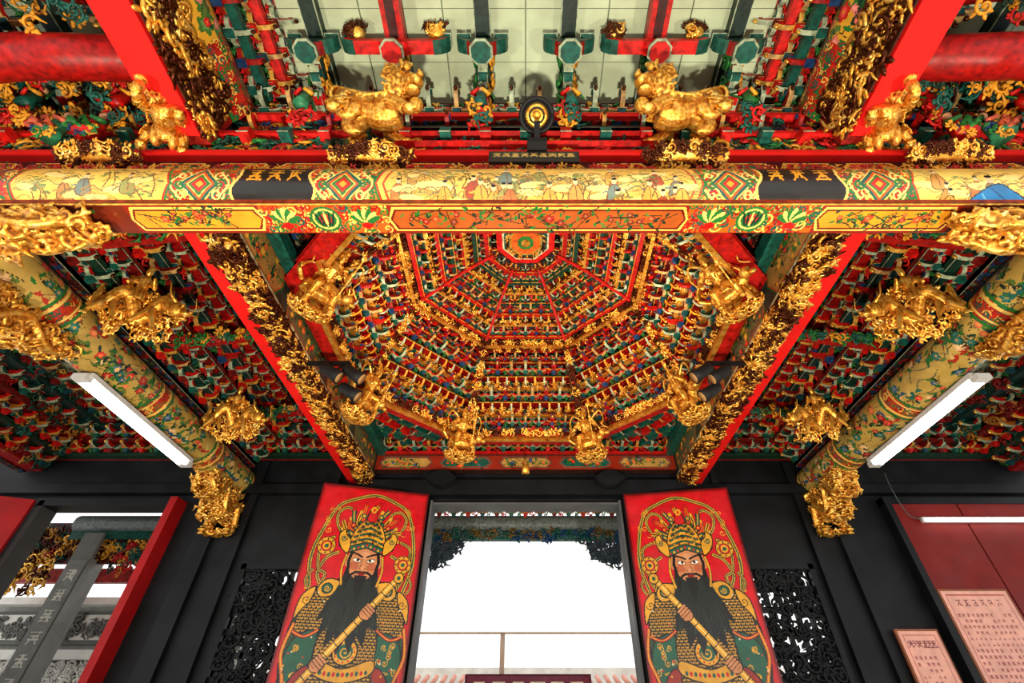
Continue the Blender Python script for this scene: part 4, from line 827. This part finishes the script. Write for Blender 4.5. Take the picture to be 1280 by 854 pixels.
def corbel(L,H,T,n,seed):
    m=MB()
    h=lambda x:H*(1-(x/L))**.55*(.82+.18*math.sin(x*19))
    for i in range(12):
        x=L*(i+.4)/12.5;ell(m,(x,.0,-h(x)*.38),(L/16,T*.2,h(x)*.36+.015),g)
    body=spl([(L*1.0,-T*.2,-.02),(L*.82,-T*.4,-H*.35),(L*.6,-T*.4,-H*.12),(L*.42,-T*.4,-H*.6),(L*.2,-T*.45,-H*.35),(L*.08,-T*.45,-H*.8)],6)
    tube(m,body,np.linspace(.02,.05,len(body)),g,0,9);body2=[(p[0],-p[1],p[2]) for p in body];tube(m,body2,np.linspace(.02,.05,len(body)),g,0,9)
    for s_ in(-1,1):
        y=s_*T*.45;ell(m,(L*.12,y,-H*.88),(.075,.055,.05),g);ell(m,(L*.12+.08,y,-H*.9),(.05,.04,.022),g);ell(m,(L*.12+.07,y,-H*.9-.045),(.04,.035,.014),g)
        for q in(-1,1): ell(m,(L*.12+.04,y+.03*q,-H*.88+.04),.016,g);tube(m,[(L*.12,y+.03*q,-H*.88+.04),(L*.12-.08,y+.05*q,-H*.88+.10)],[.014,.006],g,0,5)
    for i in range(n):
        x=L*rng.random()**1.2*.98;z=-h(x)*rng.random();sd=rng.choice([-1,1])
        scroll(m,(x,sd*T*.34,z),(rng.uniform(-.4,.6),sd,rng.uniform(-.8,.1)),rng.uniform(.06,.11),g,0)
    for i in range(n//2):
        x=L*rng.random();scroll(m,(x,rng.uniform(-T,T)*.35,-h(x)),(rng.uniform(-.2,.8),rng.uniform(-.5,.5),-1),rng.uniform(.06,.11),g,0)
    return remesh(m,.0082,'corbel%d'%seed,.005)
C1=corbel(1.45,.34,.22,170,1);C2=corbel(.95,.56,.28,150,2)
for s_ in(-1,1):
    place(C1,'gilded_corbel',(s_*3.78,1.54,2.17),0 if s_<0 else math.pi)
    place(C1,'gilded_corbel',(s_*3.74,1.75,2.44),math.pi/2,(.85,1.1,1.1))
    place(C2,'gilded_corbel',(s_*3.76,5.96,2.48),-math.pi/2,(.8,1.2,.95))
# ================= LAMPS
def tubefix(nm,p0,p1,wid=.13):
    m=MB();p0=np.array(p0);p1=np.array(p1)
    bar(m,p0+[0,0,.03],p1+[0,0,.03],wid+.02,.04,S(205,208,208),BOARD)
    d=(p1-p0)/np.linalg.norm(p1-p0);sd=np.cross(d,[0,0,1])
    for q in(-.032,.032):
        tube(m,[p0+sd*q+d*.04-[0,0,.02],(p0+p1)/2+sd*q-[0,0,.02],p1+sd*q-d*.04-[0,0,.02]],.018,WHITE,TUBE,8)
    bar(m,p0+d*.03,p1-d*.03,wid-.03,.012,WHITE,TUBE)
    for e in(p0,p1): box(m,tuple(e-[0,0,.005]),(wid-.01,.08,.05),S(200,205,205),BOARD)
    return obj(m,nm)
tubefix('fluorescent_lamp',(-3.77,3.25,2.39),(-3.77,4.85,2.39));tubefix('fluorescent_lamp',(3.87,3.25,2.39),(3.87,4.85,2.39))
m=MB();tube(m,[(4.95,5.84,2.13),(5.6,5.84,2.13),(6.25,5.84,2.13)],.022,WHITE,TUBE,8);bx(m,4.9,6.3,5.86,5.9,2.11,2.17,S(210,200,200),BOARD)
tube(m,spl([(4.9,5.86,2.14),(4.75,5.85,2.2),(4.7,5.84,2.5),(4.72,5.84,2.75)],5),.005,S(90,110,110),BOARD,5);obj(m,'fluorescent_lamp')
def spot_fix(x,y,z,s_):
    m=MB();BK=S(18,18,20)
    bar(m,(s_*2.01,y,z+.16),(x,y,z+.16),.035,.035,BK,BOARD)
    for dx,dy,dz in((-.10,-.07,0),(.08,-.02,.02),(.02,.14,-.06)):
        c0=np.array([x+dx,y+dy,z+dz]);d=np.array([-s_*.75,.15,-.45]);d/=np.linalg.norm(d)
        tube(m,[c0-d*.12,c0-d*.09,c0+d*.02,c0+d*.08],[.035,.05,.055,.066],BK,BOARD,14)
        tube(m,[c0+d*.081,c0+d*.083],[.05,.05],S(170,130,80),BOARD,14)
        bar(m,c0-d*.02+[0,0,.0],(x,y,z+.16),.015,.015,BK,BOARD)
    obj(m,'spotlight_fixture')
spot_fix(-1.60,3.40,2.50,-1);spot_fix(1.64,3.40,2.50,1)
m=MB();BK=S(16,16,18);xx,yy,zz=.07,1.33,3.02
th=np.linspace(0,2*math.pi,25);d=np.array([0,-.45,-.89]);e1=np.array([1,0,0]);e2=np.cross(d,e1)
tube(m,[np.array([xx,yy,zz])+.10*(e1*math.cos(a)+e2*math.sin(a)) for a in th],.014,BK,BOARD,8)
tube(m,[np.array([xx,yy,zz])-d*.10,np.array([xx,yy,zz])-d*.03,np.array([xx,yy,zz])+d*.01],[.05,.085,.095],BK,BOARD,20)
tube(m,[np.array([xx,yy,zz])+d*.012,np.array([xx,yy,zz])+d*.02],[.075,.06],GOLDP,GOLD,20);tube(m,[np.array([xx,yy,zz])+d*.022+.045*(e1*math.cos(a)+e2*math.sin(a)) for a in th],.006,BK,BOARD,6);ell(m,np.array([xx,yy,zz])+d*.02,(.028,.028,.018),S(250,200,90),GOLD)
bar(m,(xx,yy,zz-.1),(xx,yy+.07,zz-.2),.035,.05,BK,BOARD);box(m,(xx,yy+.08,zz-.23),(.12,.08,.05),BK,BOARD);obj(m,'round_spotlight')
m=MB();tube(m,[(0,5.6,2.62),(0,5.6,2.7),(0,5.6,2.78),(0,5.6,2.84)],[.05,.045,.02,.02],GOLDP,GOLD,12);bar(m,(0,5.6,2.82),(0,5.85,2.82),.03,.03,GOLDP,GOLD);obj(m,'brass_bell')
# ================= OUTSIDE
m=MB()
bx(m,-8,8,6.16,8.0,3.1,3.2,S(60,40,35),BOARD)
tube(m,[(-7,7.5,2.66),(0,7.5,2.66),(7,7.5,2.66)],.13,S(110,120,118),PAINT,16);bx(m,-7,7,7.44,7.56,2.42,2.54,TEAL)
for k in range(3): brow(m,(-3,7.3-.2*k,2.72+.14*k),(3,7.3-.2*k,2.72+.14*k),(0,-1,0),.22,1.2)
field(m,(-1.6,7.43,2.44),(1,0,0),(0,0,1),(0,-1,0),3.2,.08,70,.1,.14,[TEAL,S(60,90,90),S(120,90,40),BLUE],PAINT)
for s_ in(-1,1):
    for i in range(80):
        a=rng.random()*1.57;r=rng.uniform(.0,.60);scroll(m,(s_*(1.62-r*math.cos(a)*1.2),7.48,2.44-r*math.sin(a)*.7),(0,-1,0),rng.uniform(.10,.14),S(56,70,84),PAINT)
obj(m,'porch_eave')
m=MB()
for s_ in(-1,1): tube(m,[(s_*1.75,7.5,-1.75),(s_*1.75,7.5,0),(s_*1.75,7.5,2.6)],.17,S(170,170,165),BOARD,20)
obj(m,'porch_columns')
m=MB()
bx(m,-7,7,12.0,12.06,1.89,1.93,S(210,185,165),BOARD)
for xx in (-.5,): bx(m,xx-.05,xx+.05,12.0,12.06,-1.7,1.9,S(200,170,150),BOARD)
for k in range(60): tube(m,[(-6+k*.2,12.3,1.0),(-6+k*.2,13.0,1.22)],.05,S(215,145,125),BOARD,6)
bx(m,-7,7,12.2,12.3,.9,1.0,S(190,80,65),BOARD);bx(m,-7,7,14,14.2,-1.75,1.5,S(252,250,244),BOARD)
c=Canvas(2.5,.5,.02,S(120,40,60))
for k in range(6):glyph(c,.25+k*.4,.25,.3,S(235,210,180))
grid(m,c,lambda U,V:(-1.2+2.5*U+.0,11.9+0*U,1.13-.5*V));bx(m,-1.25,1.35,11.905,12.2,.6,1.16,S(90,25,40),BOARD);obj(m,'courtyard_pavilion')
m=MB();ST=S(165,167,165);ST2=S(222,222,218)
bx(m,-11,-4.4,8.6,8.8,-1.75,1.75,ST,BOARD)
for k in range(6):
    x=-10.6+k*1.1;bx(m,x,x+.9,8.52,8.6,-1.0,.2,ST2,BOARD);bx(m,x,x+.9,8.52,8.6,.4,1.0,S(80,82,82),BOARD)
    for i in range(40): scroll(m,(x+rng.uniform(.1,.8),8.5,rng.uniform(.45,.95)),(0,-1,0),.13,ST2,BOARD)
    bx(m,x+.03,x+.87,8.5,8.52,-.9,.1,S(110,112,112),BOARD);bx(m,x+.1,x+.8,8.49,8.5,-.83,.03,ST2,BOARD)
    bx(m,x,x+.9,8.52,8.6,1.2,1.65,S(100,102,100),BOARD);bx(m,x+.06,x+.84,8.5,8.52,1.26,1.6,ST2,BOARD)
    for i in range(20): scroll(m,(x+rng.uniform(.12,.78),8.49,rng.uniform(1.3,1.55)),(0,-1,0),.11,S(110,112,110),BOARD)
bx(m,-11,-4.4,8.4,8.85,1.0,1.12,ST2,BOARD);bx(m,-11,-4.4,8.35,8.9,1.72,1.82,ST2,BOARD)
obj(m,'stone_balustrade_wall')
m=MB();c=Canvas(.26,3.6,.010,S(140,142,140))
for k in range(13): glyph(c,.13,.2+k*.26,.15,S(235,235,225),.016)
grid(m,c,lambda U,V:(-6.72+.26*U,7.39+0*U,2.1-3.6*V));bx(m,-6.74,-6.44,7.4,7.7,-1.75,2.5,S(135,137,137),BOARD);obj(m,'inscribed_stone_pillar')
m=MB()
for i in range(150): scroll(m,(rng.uniform(-8,-5.2),7.5,rng.uniform(2.15,2.6)),(0,-1,-.2),rng.uniform(.1,.16),rng.choice([GOLDP,GOLDP,TEAL,RED]),GOLD if rng.random()<.6 else PAINT)
for i in range(60): scroll(m,(rng.uniform(-8,-7.0),7.5,rng.uniform(1.7,2.2)),(0,-1,-.2),rng.uniform(.1,.16),GOLDP,GOLD)
for i in range(50): scroll(m,(rng.uniform(-6.1,-5.4),7.45,rng.uniform(1.95,2.35)),(0,-1,-.2),rng.uniform(.08,.13),rng.choice([TEAL,DGREEN,RED,GOLDP]),PAINT)
bx(m,-8,-4.8,7.54,7.6,2.1,2.7,DRED,ORN);bx(m,-8,-4.8,8.0,8.1,1.95,2.15,S(170,40,30),PAINT);obj(m,'porch_carved_frieze')
# ================= LIGHTS
def lamp_or_fill(kind,loc,en,col=(1,1,1),size=.1,**k):
    l=bpy.data.lights.new('lamp_or_fill',kind);l.energy=en;l.color=col;l.shadow_soft_size=size
    for a,b in k.items(): setattr(l,a,b)
    o=bpy.data.objects.new('lamp_or_fill_light',l);o.location=(loc[0],loc[1],loc[2]+CZ)
    bpy.context.collection.objects.link(o);return o
def aim(o,t): o.rotation_euler=(Vector((t[0],t[1],t[2]+CZ))-o.location).to_track_quat('-Z','Y').to_euler()
for s_ in(-1,1):
    aim(lamp_or_fill('SPOT',(s_*1.34,3.3,2.60),120,(1,.80,.58),.03,spot_size=2.7,spot_blend=.8),(-s_*.3,3.5,4.5))
    aim(lamp_or_fill('SPOT',(s_*2.6,.6,-1.0),430,(1,.88,.70),.08,spot_size=1.9,spot_blend=.8),(s_*2.5,3.4,2.8))  # fill spots near the floor, no fixture, added to brighten the side bays
aim(lamp_or_fill('SPOT',(0,.4,-1.2),840,(1,.88,.70),.08,spot_size=2.2,spot_blend=.8),(0,2.2,3.0))  # central fill spot near the floor, no fixture, added to brighten the beams
w=bpy.data.worlds.new('world');bpy.context.scene.world=w;w.use_nodes=True
w.node_tree.nodes['Background'].inputs[0].default_value=(1,.985,.965,1);w.node_tree.nodes['Background'].inputs[1].default_value=1.5
# ================= CAMERA
cd=bpy.data.cameras.new('camera');cd.sensor_width=36;cd.lens=591/1280*36;cd.shift_x=-17/1280;cd.clip_start=.02
co=bpy.data.objects.new('camera',cd);co.location=(0,0,CZ);co.rotation_euler=(math.radians(90+40.7),0,0);bpy.context.collection.objects.link(co)
sc=bpy.context.scene;sc.camera=co
sc.view_settings.view_transform='Standard'
print('polys',sum(len(o.data.polygons) for o in bpy.data.objects if o.type=='MESH'))
